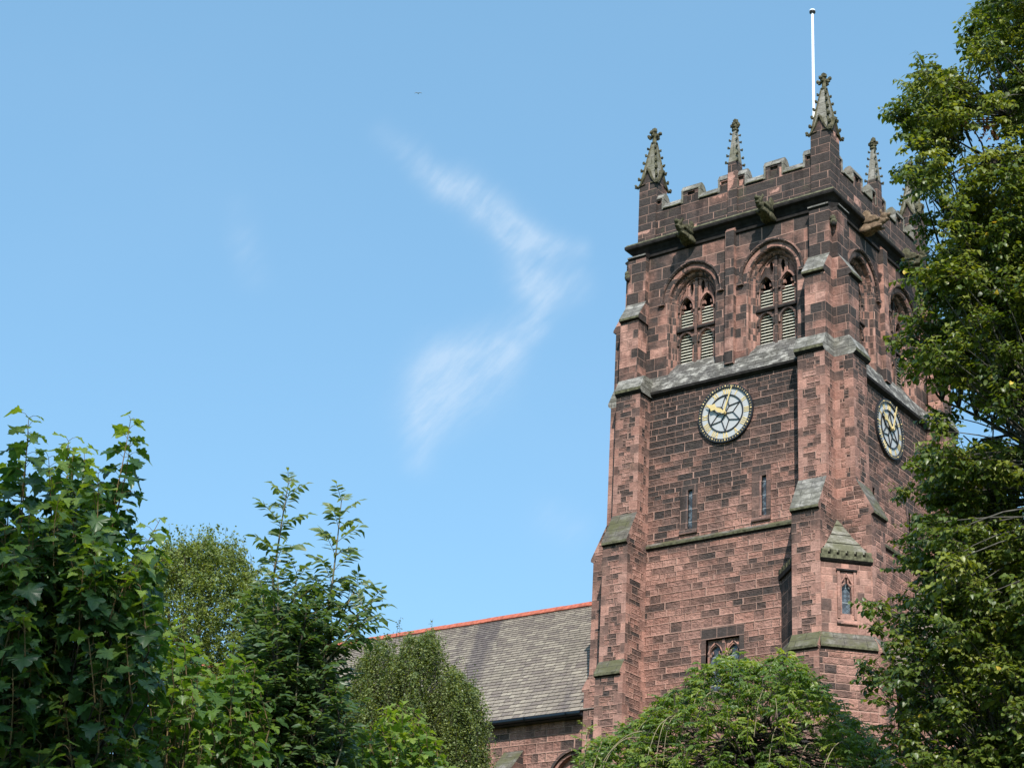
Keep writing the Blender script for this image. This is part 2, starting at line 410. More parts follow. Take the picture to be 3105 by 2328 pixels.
def slate_mat():
    m, t = newmat('stone_slates')
    uv = t.n('ShaderNodeUVMap', uv_map='UVMap').outputs[0]
    pos = t.n('ShaderNodeNewGeometry').outputs['Position']
    idc = t.n('ShaderNodeAttribute', attribute_name='course').outputs['Fac']
    o = t.xyz(uv)
    row = t.m('ROUND', idc)
    rr = t.white(t.comb(row, 2.2, 9.1))[0]
    uu = t.m('ADD', t.m('MULTIPLY', o[0], 2.9), t.m('MULTIPLY', rr, 31.))
    uu = t.m('ADD', uu, t.m('MULTIPLY', t.m('SINE', t.m('MULTIPLY', uu, 2.1)), .25))
    c = t.m('FLOOR', uu); fx = t.m('SUBTRACT', uu, c)
    e = t.m('MINIMUM', fx, t.m('SUBTRACT', 1., fx))
    wn = t.white(t.comb(c, row, 4.4)); r = wn[0]
    big = t.noise(t.vm('MULTIPLY', pos, (1.0, 1., 1.)), .30, 4., .6)
    p3 = t.xyz(pos)
    streak = t.noise(t.comb(t.m('MULTIPLY_ADD', p3[2], .35, p3[0]), 0., t.m('MULTIPLY', p3[2], .12)), .55, 4., .6)
    col = t.ramp(r, [(0., (.172, .140, .124)), (.35, (.218, .182, .152)), (.75, (.262, .222, .182)), (1., (.325, .28, .226))])
    col = t.mix(t.ss(streak, .52, .68, 0., .72), col, (.10, .083, .088, 1))
    col = t.mix(t.ss(big, .5, .75, 0., .4), col, (.165, .145, .11, 1))
    fine = t.noise(pos, 14., 4., .7)
    col = t.mix(1.0, col, t.ramp(fine, [(.25, (.7, .7, .7)), (.75, (1.2, 1.2, 1.2))]), 'MULTIPLY')
    col = t.mix(t.ss(t.noise(pos, 7., 5., .7), .62, .7, 0., .6), col, (.42, .40, .34, 1))
    col = t.mix(t.ss(e, .015, .05, .8, 0.), col, (.045, .04, .04, 1))
    finish(t, col, .8, t.m('ADD', t.m('MULTIPLY', r, .6), t.m('ADD', t.m('MULTIPLY', fine, .3), t.ss(e, 0., .06))), .6, .015, .3)
    return m
MT['slate'] = slate_mat()
def grass_mat():
    m, t = newmat('churchyard_grass')
    pos = t.n('ShaderNodeNewGeometry').outputs['Position']
    f = t.noise(pos, .4, 6., .65); g = t.noise(pos, 18., 4., .7)
    col = t.mix(t.ss(f, .35, .65), (.035, .06, .012, 1), (.07, .095, .025, 1))
    col = t.mix(1., col, t.ramp(g, [(.3, (.6, .6, .6)), (.7, (1.3, 1.3, 1.3))]), 'MULTIPLY')
    finish(t, col, .9, g, .8, .05, .2)
    return m
MT['grass'] = grass_mat()
MT['l_syc'] = leafmat('sycamore_leaf', (.026, .060, .024), (.052, .108, .028), (.180, .245, .034), .38, .32)
MT['l_maple'] = leafmat('maple_leaf', (.036, .078, .018), (.075, .140, .024), (.170, .235, .034), .42, .35)
MT['l_ash'] = leafmat('ash_leaf', (.036, .075, .030), (.085, .135, .050), (.20, .235, .10), .40, .30)
MT['l_birch'] = leafmat('birch_leaf', (.072, .102, .026), (.135, .172, .045), (.28, .31, .11), .42, .30)
MT['l_wbirch'] = leafmat('weeping_birch_leaf', (.058, .085, .028), (.115, .145, .045), (.30, .33, .13), .42, .30)
MT['l_wash'] = leafmat('weeping_ash_leaf', (.046, .095, .018), (.11, .172, .030), (.25, .285, .048), .42, .34)
MT['l_lime'] = leafmat('lime_leaf', (.030, .055, .011), (.086, .122, .018), (.195, .215, .040), .42, .28)
MT['l_dead'] = leafmat('withered_leaf', (.14, .045, .02), (.24, .09, .035), (.32, .16, .06), .8, .2, (1., .9, .7, 1))
MT['l_yellow'] = leafmat('yellow_leaf', (.50, .36, .03), (.60, .42, .04), (.70, .52, .06), .5, .3, (1.1, 1., .6, 1))
MT['b_dark'] = bark('dark_bark', (.045, .037, .030))
MT['b_grey'] = bark('grey_green_bark', (.14, .125, .085), .4)
MT['b_stem'] = bark('pale_brown_shoot', (.15, .105, .052), .35)
MT['b_twig'] = bark('pale_twig', (.24, .205, .13), .3)
MT['b_lime'] = bark('grey_lime_bark', (.085, .078, .066), .5)

# ------------------------------------------------------------------ object helpers
def tag(o, label=None, cat=None, group=None, kind=None):
    if label: o['label'] = label
    if cat: o['category'] = cat
    if group: o['group'] = group
    if kind: o['kind'] = kind
    return o

ORG = {}                           # world position of the thing each object belongs to
def thing(name, loc, label, cat, group=None):
    o = bpy.data.objects.new(name, None)
    o.empty_display_size = 0.5
    COL.objects.link(o)
    o.location = loc
    ORG[o.name] = Vector(loc)
    return tag(o, label, cat, group)

def link(name, me, parent=None):
    o = bpy.data.objects.new(name, me)
    COL.objects.link(o)
    if parent is not None:
        o.parent = parent
        ORG[o.name] = ORG[parent.name]
    else:
        ORG[o.name] = Vector((0, 0, 0))
    return o

class MB:
    """collects faces in world coordinates and links them as ONE mesh object with box-mapped UVs"""
    def __init__(s): s.v = []; s.f = []; s.m = []; s.sm = []
    def poly(s, pts, mat, smooth=False):
        i = len(s.v)
        s.v += [Vector(p) for p in pts]
        s.f.append(tuple(range(i, i + len(pts)))); s.m.append(mat); s.sm.append(smooth)
    def mesh(s, vs, fs, mat, smooth=False):
        i = len(s.v)
        s.v += [Vector(p) for p in vs]
        for f in fs:
            s.f.append(tuple(i + k for k in f)); s.m.append(mat); s.sm.append(smooth)
    def box(s, F, s0, s1, d0, d1, z0, z1, mat, skip='', top=None):
        c = lambda a, b, c_: F(a, b, c_)
        P = {'f': ((s0, d1, z0), (s1, d1, z0), (s1, d1, z1), (s0, d1, z1)), 'b': ((s0, d0, z0), (s1, d0, z0), (s1, d0, z1), (s0, d0, z1)),
             'l': ((s0, d0, z0), (s0, d1, z0), (s0, d1, z1), (s0, d0, z1)), 'r': ((s1, d0, z0), (s1, d1, z0), (s1, d1, z1), (s1, d0, z1)),
             't': ((s0, d0, z1), (s1, d0, z1), (s1, d1, z1), (s0, d1, z1)), 'u': ((s0, d0, z0), (s1, d0, z0), (s1, d1, z0), (s0, d1, z0))}
        for k, q in P.items():
            if k not in skip:
                s.poly([c(*p) for p in q], top if (k == 't' and top) else mat)
    def prism(s, F, prof, s0, s1, mats, caps='lr', capmat=None, close=True, inset=(0, 0)):
        """profile [(d,z)] extruded along s"""
        k = len(prof)
        for i in range(k if close else k - 1):
            a, b = prof[i], prof[(i + 1) % k]
            mt = mats[i] if isinstance(mats, (list, tuple)) else mats
            if mt is None: continue
            s.poly([F(s0, *a), F(s1, *a), F(s1, *b), F(s0, *b)], mt)
        cm = capmat or (mats if not isinstance(mats, (list, tuple)) else mats[0])
        if 'l' in caps: s.poly([F(s0, *p) for p in prof], cm)
        if 'r' in caps: s.poly([F(s1, *p) for p in prof], cm)
    def plate(s, F, outer, holes, d, thick, mat, rim=None, outer_rim=False):
        """flat plate at depth d in the (s,z) plane with holes; hole sides go back by thick"""
        loops = [[Vector((p[0], p[1], 0)) for p in L] for L in [outer] + holes]
        flat = [p for L in loops for p in L]
        for tri in tessellate_polygon(loops):
            a, b, c = (flat[i] for i in tri)
            if abs((b - a).cross(c - a).z) < 1e-9: continue
            s.poly([F(p.x, d, p.y) for p in (a, b, c)], mat)
        for L in (holes + ([outer] if outer_rim else [])):
            for i in range(len(L)):
                a, b = L[i], L[(i + 1) % len(L)]
                s.poly([F(a[0], d, a[1]), F(b[0], d, b[1]), F(b[0], d - thick, b[1]), F(a[0], d - thick, a[1])], rim or mat)
    def loft(s, F, rings, mat, close=False):
        for A_, B_ in zip(rings[:-1], rings[1:]):
            k = len(A_)
            for i in range(k if close else k - 1):
                j = (i + 1) % k
                s.poly([F(*A_[i]), F(*A_[j]), F(*B_[j]), F(*B_[i])], mat)
    def tube(s, pts, radii, mat, sides=6, cap=True):
        pts = [Vector(p) for p in pts]
        rings = []
        for i, p in enumerate(pts):
            t = (pts[min(i + 1, len(pts) - 1)] - pts[max(i - 1, 0)]).normalized()
            a = t.orthogonal().normalized() if i == 0 else (prev - t * prev.dot(t)).normalized()
            prev = a
            b = t.cross(a)
            rings.append([p + (a * cos(2 * pi * k / sides) + b * sin(2 * pi * k / sides)) * radii[i] for k in range(sides)])
        vs = [q for r in rings for q in r]
        fs = []
        for i in range(len(rings) - 1):
            for k in range(sides):
                k2 = (k + 1) % sides
                fs.append((i * sides + k, i * sides + k2, (i + 1) * sides + k2, (i + 1) * sides + k))
        if cap:
            fs.append(tuple(range(sides))); fs.append(tuple((len(rings) - 1) * sides + k for k in range(sides)))
        s.mesh(vs, fs, mat, True)
    def blob(s, c, r, mat, jit=0.12, rot=None, sub=1):
        vs, fs = ICO[sub]
        c = Vector(c)
        out = []
        for v in vs:
            p = Vector((v[0] * r[0], v[1] * r[1], v[2] * r[2])) * (1 + random.uniform(-jit, jit))
            if rot is not None: p = rot @ p
            out.append(c + p)
        s.mesh(out, fs, mat, sub > 1)
    def build(s, name, parent=None, uv=True):
        me = bpy.data.meshes.new(name)
        off = ORG[parent.name] if parent is not None else Vector((0, 0, 0))
        me.from_pydata([tuple(p - off) for p in s.v], [], s.f)
        keys = []
        for k in s.m:
            if k not in keys: keys.append(k)
        for k in keys: me.materials.append(MT[k])
        me.polygons.foreach_set('material_index', [keys.index(k) for k in s.m])
        me.polygons.foreach_set('use_smooth', s.sm)
        if uv:
            u1 = []; u2 = []
            for f in s.f:
                P = [s.v[i] for i in f]
                nn = Vector((0, 0, 0))
                for i in range(len(P)):
                    a, b = P[i], P[(i + 1) % len(P)]
                    nn += Vector(((a.y - b.y) * (a.z + b.z), (a.z - b.z) * (a.x + b.x), (a.x - b.x) * (a.y + b.y)))
                nn = nn.normalized() if nn.length > 1e-12 else Vector((0, 0, 1))
                if abs(nn.z) > .97:
                    T, B_ = Vector((1, 0, 0)), Vector((0, 1, 0))
                else:
                    T = Vector((0, 0, 1)).cross(nn).normalized(); B_ = nn.cross(T)
                    if B_.z < 0: B_ = -B_
                us = [p.dot(T) for p in P]; lo, hi = min(us), max(us)
                for p, u in zip(P, us):
                    u1 += [u, p.dot(B_)]; u2 += [u - lo, hi - u]
            me.uv_layers.new(name='UVMap').data.foreach_set('uv', u1)
            me.uv_layers.new(name='Edge').data.foreach_set('uv', u2)
        return link(name, me, parent)

import bmesh
ICO = {}
for sub in (1, 2, 3):
    b_ = bmesh.new(); bmesh.ops.create_icosphere(b_, subdivisions=sub, radius=1.0)
    b_.verts.index_update()
    ICO[sub] = ([tuple(v.co) for v in b_.verts], [tuple(v.index for v in f.verts) for f in b_.faces]); b_.free()

# ------------------------------------------------------------------ ground
gm = MB()
gm.poly([(-3000, -3000, 0), (3000, -3000, 0), (3000, 3000, 0), (-3000, 3000, 0)], 'grass')
tag(gm.build('ground'), 'grassy churchyard ground below the church and trees', 'ground', kind='structure')

# ------------------------------------------------------------------ church tower
TW = 9.0
FA = lambda s, d, z: Vector((-s, -d, z))             # face with the nearer clock: s runs away from the near corner, d outwards
FB = lambda s, d, z: Vector((d, s, z))               # face turning away to the right
FC = lambda s, d, z: Vector((-TW - d, s, z))
FD = lambda s, d, z: Vector((-s, TW + d, z))
tower = thing('church_tower', (-4.5, 4.5, 0), 'tall red sandstone church tower with battlements, pinnacles and clock faces', 'tower')

def arch(cx, w, zs, rise, zb, n=9):
    """two-centred arch outline (s,z) from the bottom left over the apex to the bottom right"""
    R = (rise * rise + w * w) / (2 * w)
    L = []
    a1 = math.acos(max(-1, min(1, (R - w) / R)))
    for i in range(n + 1):
        a = a1 * i / n
        L.append((cx - w + R - R * cos(a), zs + R * sin(a)))
    Rr = [(2 * cx - p[0], p[1]) for p in reversed(L[:-1])]
    return [(cx - w, zb)] + L + Rr + [(cx + w, zb)]
def arch_in(cx, w, zs, rise, zb, inset, n=9):
    R = (rise * rise + w * w) / (2 * w)
    R2 = R - inset; off = R - w
    r2 = sqrt(max(1e-6, R2 * R2 - off * off))
    return arch(cx, w - inset, zs, r2, zb, n)

Z_SILL, Z_CORN, Z_MID = 30.75, 36.85, 24.5
WC = (2.62, 6.18)                                    # window centres along a face
# lower walls
m = MB()
for F, nm in ((FA, 'A'), (FB, 'B')):
    holes = [[(s0, 24.98), (s1, 24.98), (s1, 26.53), (s0, 26.53)] for (s0, s1) in (((2.80, 3.01), (5.92, 6.14)) if nm == 'A' else ((2.85, 3.06), (5.9, 6.11)))]
    m.plate(F, [(0, Z_MID), (9, Z_MID), (9, 31.2), (0, 31.2)], holes, 0.0, .30, 'wall', 'frame')
    holes = [[(3.89, 18.6), (5.27, 18.6), (5.27, 20.62), (3.89, 20.62)]] if nm == 'A' else []
    m.plate(F, [(0, 0), (9, 0), (9, Z_MID), (0, Z_MID)], holes, 0.0, .26, 'wall_low', 'pink')
for F in (FC, FD):
    m.poly([F(0, 0, 0), F(9, 0, 0), F(9, 0, 37), F(0, 0, 37)], 'wall_low')
m.build('wall', tower)
# belfry walls with their two arched openings
BD = -0.10                                           # belfry wall plane, set back a little
for F in (FA, FB):
    m = MB()
    holes = [arch(c, 1.10, 34.74, 1.22, 31.45) for c in WC]
    m.plate(F, [(0.1, 31.0), (8.9, 31.0), (8.9, 37.2), (0.1, 37.2)], holes, BD, .02, 'belfry')
    m.build('belfry_wall', tower)
    p = MB()                                         # central pilaster strip
    p.box(F, 4.18, 4.56, BD, .10, 31.3, 37.05, 'belfry', 'bu')
    p.prism(F, [(BD, 37.05), (.10, 37.05), (BD, 37.3)], 4.18, 4.56, 'pink')
    p.build('pilaster', tower)
    w = MB()                                         # long sloping weathering below the belfry
    w.prism(F, [(0.0, 30.62), (.17, 30.72), (.19, 30.82), (-.10, 31.55), (-.10, 30.62)], .8, 8.2, ['cornice', 'cornice', 'weather_s', None, None], caps='')
    w.build('weathering', tower)
    q = MB()
    q.prism(F, [(0.0, 24.38), (.10, 24.44), (.12, 24.52), (0.0, 24.64)], 1.0, 8.0, ['cornice', 'corn_top', 'weather_g', None], caps='')
    q.build('string_course', tower)

def belfry_window(F, c):
    """deep moulded arch, two louvred lights in two tiers, panel tracery in the head"""
    a0 = [(s, BD, z) for s, z in arch(c, 1.10, 34.74, 1.22, 31.45)]
    m = MB()
    ins = lambda i, d: [(s, d, z) for s, z in arch_in(c, 1.10, 34.74, 1.22, 31.45 + .0 * i, i)]
    m.loft(F, [ins(0, BD), ins(.05, BD - .05), ins(.07, BD - .20)], 'jamb')
    m.loft(F, [ins(.07, BD - .20), ins(.15, BD - .24), ins(.21, BD - .32), ins(.23, BD - .40), ins(.28, BD - .42), ins(.28, BD - .65)], 'jamb')
    td = BD - .43                                    # tracery plane
    w = 0.835
    o = arch_in(c, 1.10, 34.74, 1.22, 31.8, .265)
    lights = []
    for k in (-1, 1):
        x = c + k * .465
        lights.append(arch(x, .285, 32.98, .38, 32.0, 6))
        lights.append(arch(x, .285, 34.42, .50, 33.64, 6))
        xx = c + k * .255
        lights.append([(xx - .03, 34.98), (xx - .085, 35.25), (xx - .07, 35.46), (xx, 35.58), (xx + .07, 35.46), (xx + .085, 35.25), (xx + .03, 34.98)])
    m.plate(F, o, lights, td, .20, 'pink', 'frame')
    # bars proud of the plate
    m.box(F, c - .055, c + .055, td, td + .10, 31.9, 35.72, 'frame', 'b')
    for k in (-1, 1):
        x = c + k * .465
        m.box(F, x - .03, x + .03, td, td + .05, 34.94, 35.46, 'pink', 'b')
        for zc, wl, rs in ((32.98, .285, .38), (34.42, .285, .50)):
            A1 = arch(x, wl + .02, zc, rs + .02, zc - .1, 6); A2 = arch(x, wl + .10, zc, rs + .09, zc - .1, 6)
            for dd in (.07,):
                m.loft(F, [[(s, td, z) for s, z in A1], [(s, td + dd, z) for s, z in A1], [(s, td + dd, z) for s, z in A2], [(s, td, z) for s, z in A2]], 'frame' if zc < 33 else 'jamb')
        # small hood over the lower light
        m.prism(F, [(td, 33.44), (td + .12, 33.44), (td + .12, 33.49), (td, 33.62)], x - .40, x + .40, 'cornice')
        # cusps of the upper light
        for a_ in (-1, 1):
            m.prism(F, [(td - .02, 34.52), (td - .12, 34.52), (td - .12, 34.62), (td - .02, 34.66)], x + a_ * .285, x + a_ * .12, 'jamb')
            m.prism(F, [(td - .02, 34.30), (td - .12, 34.30), (td - .12, 34.36), (td - .02, 34.40)], x + a_ * .285, x + a_ * .16, 'jamb')
    # curved sub-arch bars
    for k in (-1, 1):
        pts = []
        for i in range(8):
            a = i / 7.0
            pts.append((c + k * (.80 - .80 * a ** 1.5), td + .03, 34.62 + 1.06 * sin(a * pi / 2)))
        m.tube([F(*p) for p in pts], [.035] * 8, 'pink', 5)
    # sloping sill stones
    m.prism(F, [(td - .2, 32.08), (td + .05, 32.08), (BD + .005, 31.45), (td - .2, 31.45)], c - 1.08, c + 1.08, ['weather_s', 'weather_s', None, None], caps='')
    win = m.build('belfry_window', tower)
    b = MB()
    b.poly([F(c - .95, td - .42, 31.5), F(c + .95, td - .42, 31.5), F(c + .95, td - .42, 36.0), F(c - .95, td - .42, 36.0)], 'void')  # black sheet standing in for the unlit inside of the belfry
    b.build('interior_shade', win)
    for k in (-1, 1):
        x = c + k * .465
        for z0, z1 in ((32.10, 33.30), (33.68, 34.34)):
            l = MB()
            nsl = int((z1 - z0) / .128)
            for i in range(nsl + 1):
                z = z0 + i * .128
                hw = .272
                if z0 < 33 and z > 32.98: hw = max(.06, .272 * sqrt(max(0, 1 - ((z - 32.98) / .36) ** 2)))
                l.prism(F, [(td - .05, z), (td - .035, z + .016), (td - .115, z + .092), (td - .13, z + .076)], x - hw, x + hw, 'louvre')
            l.build('louvre', win)
    h = MB()                                         # hood mould with its stops
    A0 = arch_in(c, 1.10, 34.74, 1.22, 34.70, -.19, 12); A1 = arch_in(c, 1.10, 34.74, 1.22, 34.70, -.30, 12)
    h.loft(F, [[(s, BD, z) for s, z in A0], [(s, BD + .07, z) for s, z in A0], [(s, BD + .13, z) for s, z in arch_in(c, 1.10, 34.74, 1.22, 34.70, -.24, 12)], [(s, BD + .12, z) for s, z in A1], [(s, BD, z) for s, z in A1]], 'frame')
    for k in (-1, 1):
        h.box(F, c + k * 1.345 - .13, c + k * 1.345 + .13, BD, BD + .13, 34.58, 34.70, 'frame', 'b')
    h.build('hood_mould', win)
    v = MB()                                         # voussoirs, dark and pink by turns, 3 mm proud
    A0 = arch_in(c, 1.10, 34.74, 1.22, 34.74, -.004, 12)[1:-1]; A1 = arch_in(c, 1.10, 34.74, 1.22, 34.74, -.19, 12)[1:-1]
    for i in range(len(A0) - 1):
        v.poly([F(A0[i][0], BD + .004, A0[i][1]), F(A0[i + 1][0], BD + .004, A0[i + 1][1]), F(A1[i + 1][0], BD + .004, A1[i + 1][1]), F(A1[i][0], BD + .004, A1[i][1])], random.choice(['jamb', 'frame', 'jamb', 'pink']) if i % 3 == 0 else v.m[-1])
    v.build('arch_ring', win)
for F in (FA, FB):
    for c in WC: belfry_window(F, c)

# buttresses: a pair at every corner, in stages with sloping set-offs
def buttress(F, s0, s1, n0, low=True):
    """s0,s1 wide stage; the upper stages narrow from the side away from the corner"""
    m = MB()
    far = s1 > 5
    def sp(b): return (9 - b, 9.0) if far else (0.0, b)
    def stage(z0, z1, p, b, mat):
        a, c = sp(b)
        m.box(F, a, c, 0, p, z0, z1, mat, 'btu')
    def setoff(z_lip, z_top, p_lip, p_top, p_under, b, mat, side=.02, th=.09):
        a, c = sp(b)
        if far: a -= side
        else: c += side
        a2, c2 = (a, c + .004) if far else (a - .004, c)
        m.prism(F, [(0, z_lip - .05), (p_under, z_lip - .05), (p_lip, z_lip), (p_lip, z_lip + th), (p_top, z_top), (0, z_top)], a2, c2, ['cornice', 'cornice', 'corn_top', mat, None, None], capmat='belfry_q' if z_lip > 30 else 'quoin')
    stage(0, 19.32, 1.50, 1.2, 'quoin')
    setoff(19.32, 19.92, 1.60, 1.30, 1.50, 1.12, 'weather_g', 0.0)
    stage(19.32, 24.40, 1.30, 1.10, 'quoin')
    setoff(24.36, 25.72, 1.42, .75, 1.30, 1.10, 'weather_w' if low else 'weather_g', .015)
    stage(25.6, 30.70, .75, 1.10, 'quoin')
    # string that returns round the buttress
    a, c = sp(1.10); e = .09
    a, c = (a - e, c) if far else (a, c + e)
    a, c = (a, c + .004) if far else (a - .004, c)
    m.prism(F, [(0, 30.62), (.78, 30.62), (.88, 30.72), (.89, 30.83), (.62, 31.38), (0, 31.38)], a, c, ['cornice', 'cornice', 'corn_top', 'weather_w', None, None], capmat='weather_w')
    stage(31.30, 34.0, .63, .84, 'belfry_q')
    setoff(33.92, 34.85, .76, .22, .63, .86, 'weather_w', .05)
    stage(34.80, 36.9, .22, .84, 'belfry_q')
    a, c = sp(.86)
    a, c = (a, c + .004) if far else (a - .004, c)
    m.prism(F, [(0, 36.86), (.22, 36.86), (.30, 36.92), (.30, 36.98), (.0, 37.10)], a, c, ['cornice', 'cornice', 'weather_w', 'weather_w', None], capmat='cornice')
    m.build('buttress', tower)
for F in (FA, FB, FC, FD):
    for (s0, s1) in ((0, 1.1), (7.9, 9)):
        buttress(F, s0, s1, False, low=(F is FA and s0 == 0))
# carved stops in the angle under the cornice
for (x, y) in ((.06, -.06), (-9.1, -.12)):
    m = MB()
    m.blob((x + .10, y - .10, 36.12), (.13, .13, .17), 'moss', .15, sub=2)
    m.blob((x + .14, y - .16, 36.0), (.09, .09, .10), 'cornice', .15, sub=2)
    m.blob((x + .05, y - .05, 36.32), (.12, .12, .14), 'moss', .15, sub=2)
    m.build('carved_stop', tower)

# cornice all round
def ring(mb, prof, mats, x0=-9., x1=0., y0=0., y1=9.):
    """profile of (overhang, z) swept round the square"""
    for i in range(len(prof) - 1):
        (o0, z0), (o1, z1) = prof[i], prof[i + 1]
        c0 = [(x0 - o0, y0 - o0, z0), (x1 + o0, y0 - o0, z0), (x1 + o0, y1 + o0, z0), (x0 - o0, y1 + o0, z0)]
        c1 = [(x0 - o1, y0 - o1, z1), (x1 + o1, y0 - o1, z1), (x1 + o1, y1 + o1, z1), (x0 - o1, y1 + o1, z1)]
        for k in range(4):
            mb.poly([c0[k], c0[(k + 1) % 4], c1[(k + 1) % 4], c1[k]], mats[i])
m = MB()
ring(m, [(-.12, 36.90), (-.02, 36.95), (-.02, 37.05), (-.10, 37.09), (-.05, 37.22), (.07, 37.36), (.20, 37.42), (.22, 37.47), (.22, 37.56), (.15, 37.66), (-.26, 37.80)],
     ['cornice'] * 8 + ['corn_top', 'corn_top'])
m.build('cornice', tower)

# parapet: walls, embrasures, merlons
PX0, PX1, PY0, PY1 = -8.74, -.06, .05, 8.73
def pf(F):
    """frame of a parapet side: s measured from the tower corner, d from the parapet's outer face"""
    return {'A': lambda s, d, z: Vector((-s, .13 - d, z)), 'B': lambda s, d, z: Vector((-.14 + d, s, z)),
            'C': lambda s, d, z: Vector((-8.66 - d, s, z)), 'D': lambda s, d, z: Vector((-s, 8.65 + d, z))}[F]
MER = [(.80, 1.24), (2.10, 2.97), (3.75, 4.20), (4.50, 5.04), (5.88, 6.75), (7.60, 8.02)]
EMB = [(1.24, 2.10), (2.97, 3.75), (5.04, 5.88), (6.75, 7.60)]
TH = .46
for side in 'ABCD':
    F = pf(side)
    m = MB()
    m.box(F, .5, 8.3, -TH, 0, 37.6, 39.05, 'parapet', 'tu')
    for (a, b) in EMB:
        m.prism(F, [(0, 39.02), (.07, 39.05), (.075, 39.09), (-.10, 39.36), (-TH, 39.36), (-TH, 39.02)], a, b, ['cornice', 'corn_top', 'weather_w', 'coping', None, None], capmat='coping')
    m.build('parapet', tower)
    for (a, b) in MER:
        q = MB()
        ia, ib = (a + .26 if b - a > .6 else a + .14), (b - .26 if b - a > .6 else b - .12)
        if b - a < .6:
            if a in (.80, 4.50): ia = a + .02
            else: ib = b - .02
        q.plate(F, [(a, 39.05), (b, 39.05), (b, 39.62), (a, 39.62)], [[(ia, 39.10), (ib, 39.10), (ib, 39.52), (ia, 39.52)]], 0.0, .09, 'parapet', 'frame')
        q.poly([F(ia, -.09, 39.10), F(ib, -.09, 39.10), F(ib, -.09, 39.52), F(ia, -.09, 39.52)], 'parapet')
        for ss in (a, b):
            q.poly([F(ss, 0, 39.05), F(ss, -TH, 39.05), F(ss, -TH, 39.62), F(ss, 0, 39.62)], 'coping')
        q.poly([F(a, -TH, 39.05), F(b, -TH, 39.05), F(b, -TH, 39.62), F(a, -TH, 39.62)], 'parapet')
        q.prism(F, [(0, 39.56), (.035, 39.58), (.04, 39.62), (-.07, 39.84), (-.16, 39.85), (-.30, 39.80), (-.42, 39.66), (-.49, 39.45)], a - .01 if a not in (4.50,) else a, b + .01 if b != 4.20 else b, ['cornice', 'coping', 'weather_w', 'coping', 'coping', 'coping', 'coping', None], capmat='coping')
        q.box(F, a - .001, a + .07, 0, .035, 39.05, 39.60, 'coping', 'b'); q.box(F, b - .07, b + .001, 0, .035, 39.05, 39.60, 'coping', 'b')
        q.build('merlon', tower)

# pinnacles
def crocket(mb, p, out, sz, mat):
    p = Vector(p); out = Vector(out).normalized()
    mb.blob(p + out * sz * .5 + Vector((0, 0, sz * .1)), (sz * .55, sz * .55, sz * .42), mat, .22)
    mb.blob(p + out * sz * .85 + Vector((0, 0, sz * .42)), (sz * .42, sz * .42, sz * .48), mat, .25)
    mb.blob(p + out * sz * .8 + Vector((0, 0, -sz * .12)), (sz * .40, sz * .40, sz * .26), mat, .25)
def finial(parent, x, y, z0, zarm, ztop, arm):
    m = MB()
    G = lambda s, d, z: Vector((x + s, y + d, z))
    m.tube([(x, y, z0), (x, y, z0 + .03), (x, y, z0 + .08), (x, y, z0 + .1)], [.09, .15, .15, .09], 'moss', 8)
    m.tube([(x, y, z0 + .09), (x, y, zarm - .05), (x, y, zarm + .1), (x, y, ztop - .1)], [.085, .10, .12, .10], 'moss', 6)
    for a in range(4):
        dx, dy = ((1, 0), (-1, 0), (0, 1), (0, -1))[a]
        m.tube([(x, y, zarm - .02), (x + dx * arm * .6, y + dy * arm * .6, zarm), (x + dx * arm * .8, y + dy * arm * .8, zarm + .03)], [.07, .07, .06], 'moss', 5)
        m.blob((x + dx * arm, y + dy * arm, zarm + .04), (.085, .085, .10), 'moss', .25)
        m.blob((x + dx * arm * .75, y + dy * arm * .75, zarm - .06), (.07, .07, .07), 'moss', .25)
    m.blob((x, y, ztop), (.12, .12, .14), 'moss', .2)
    m.blob((x + .07, y - .05, ztop - .08), (.09, .09, .09), 'moss', .2); m.blob((x - .08, y + .05, ztop - .06), (.08, .08, .09), 'moss', .2)
    m.build('finial', parent)
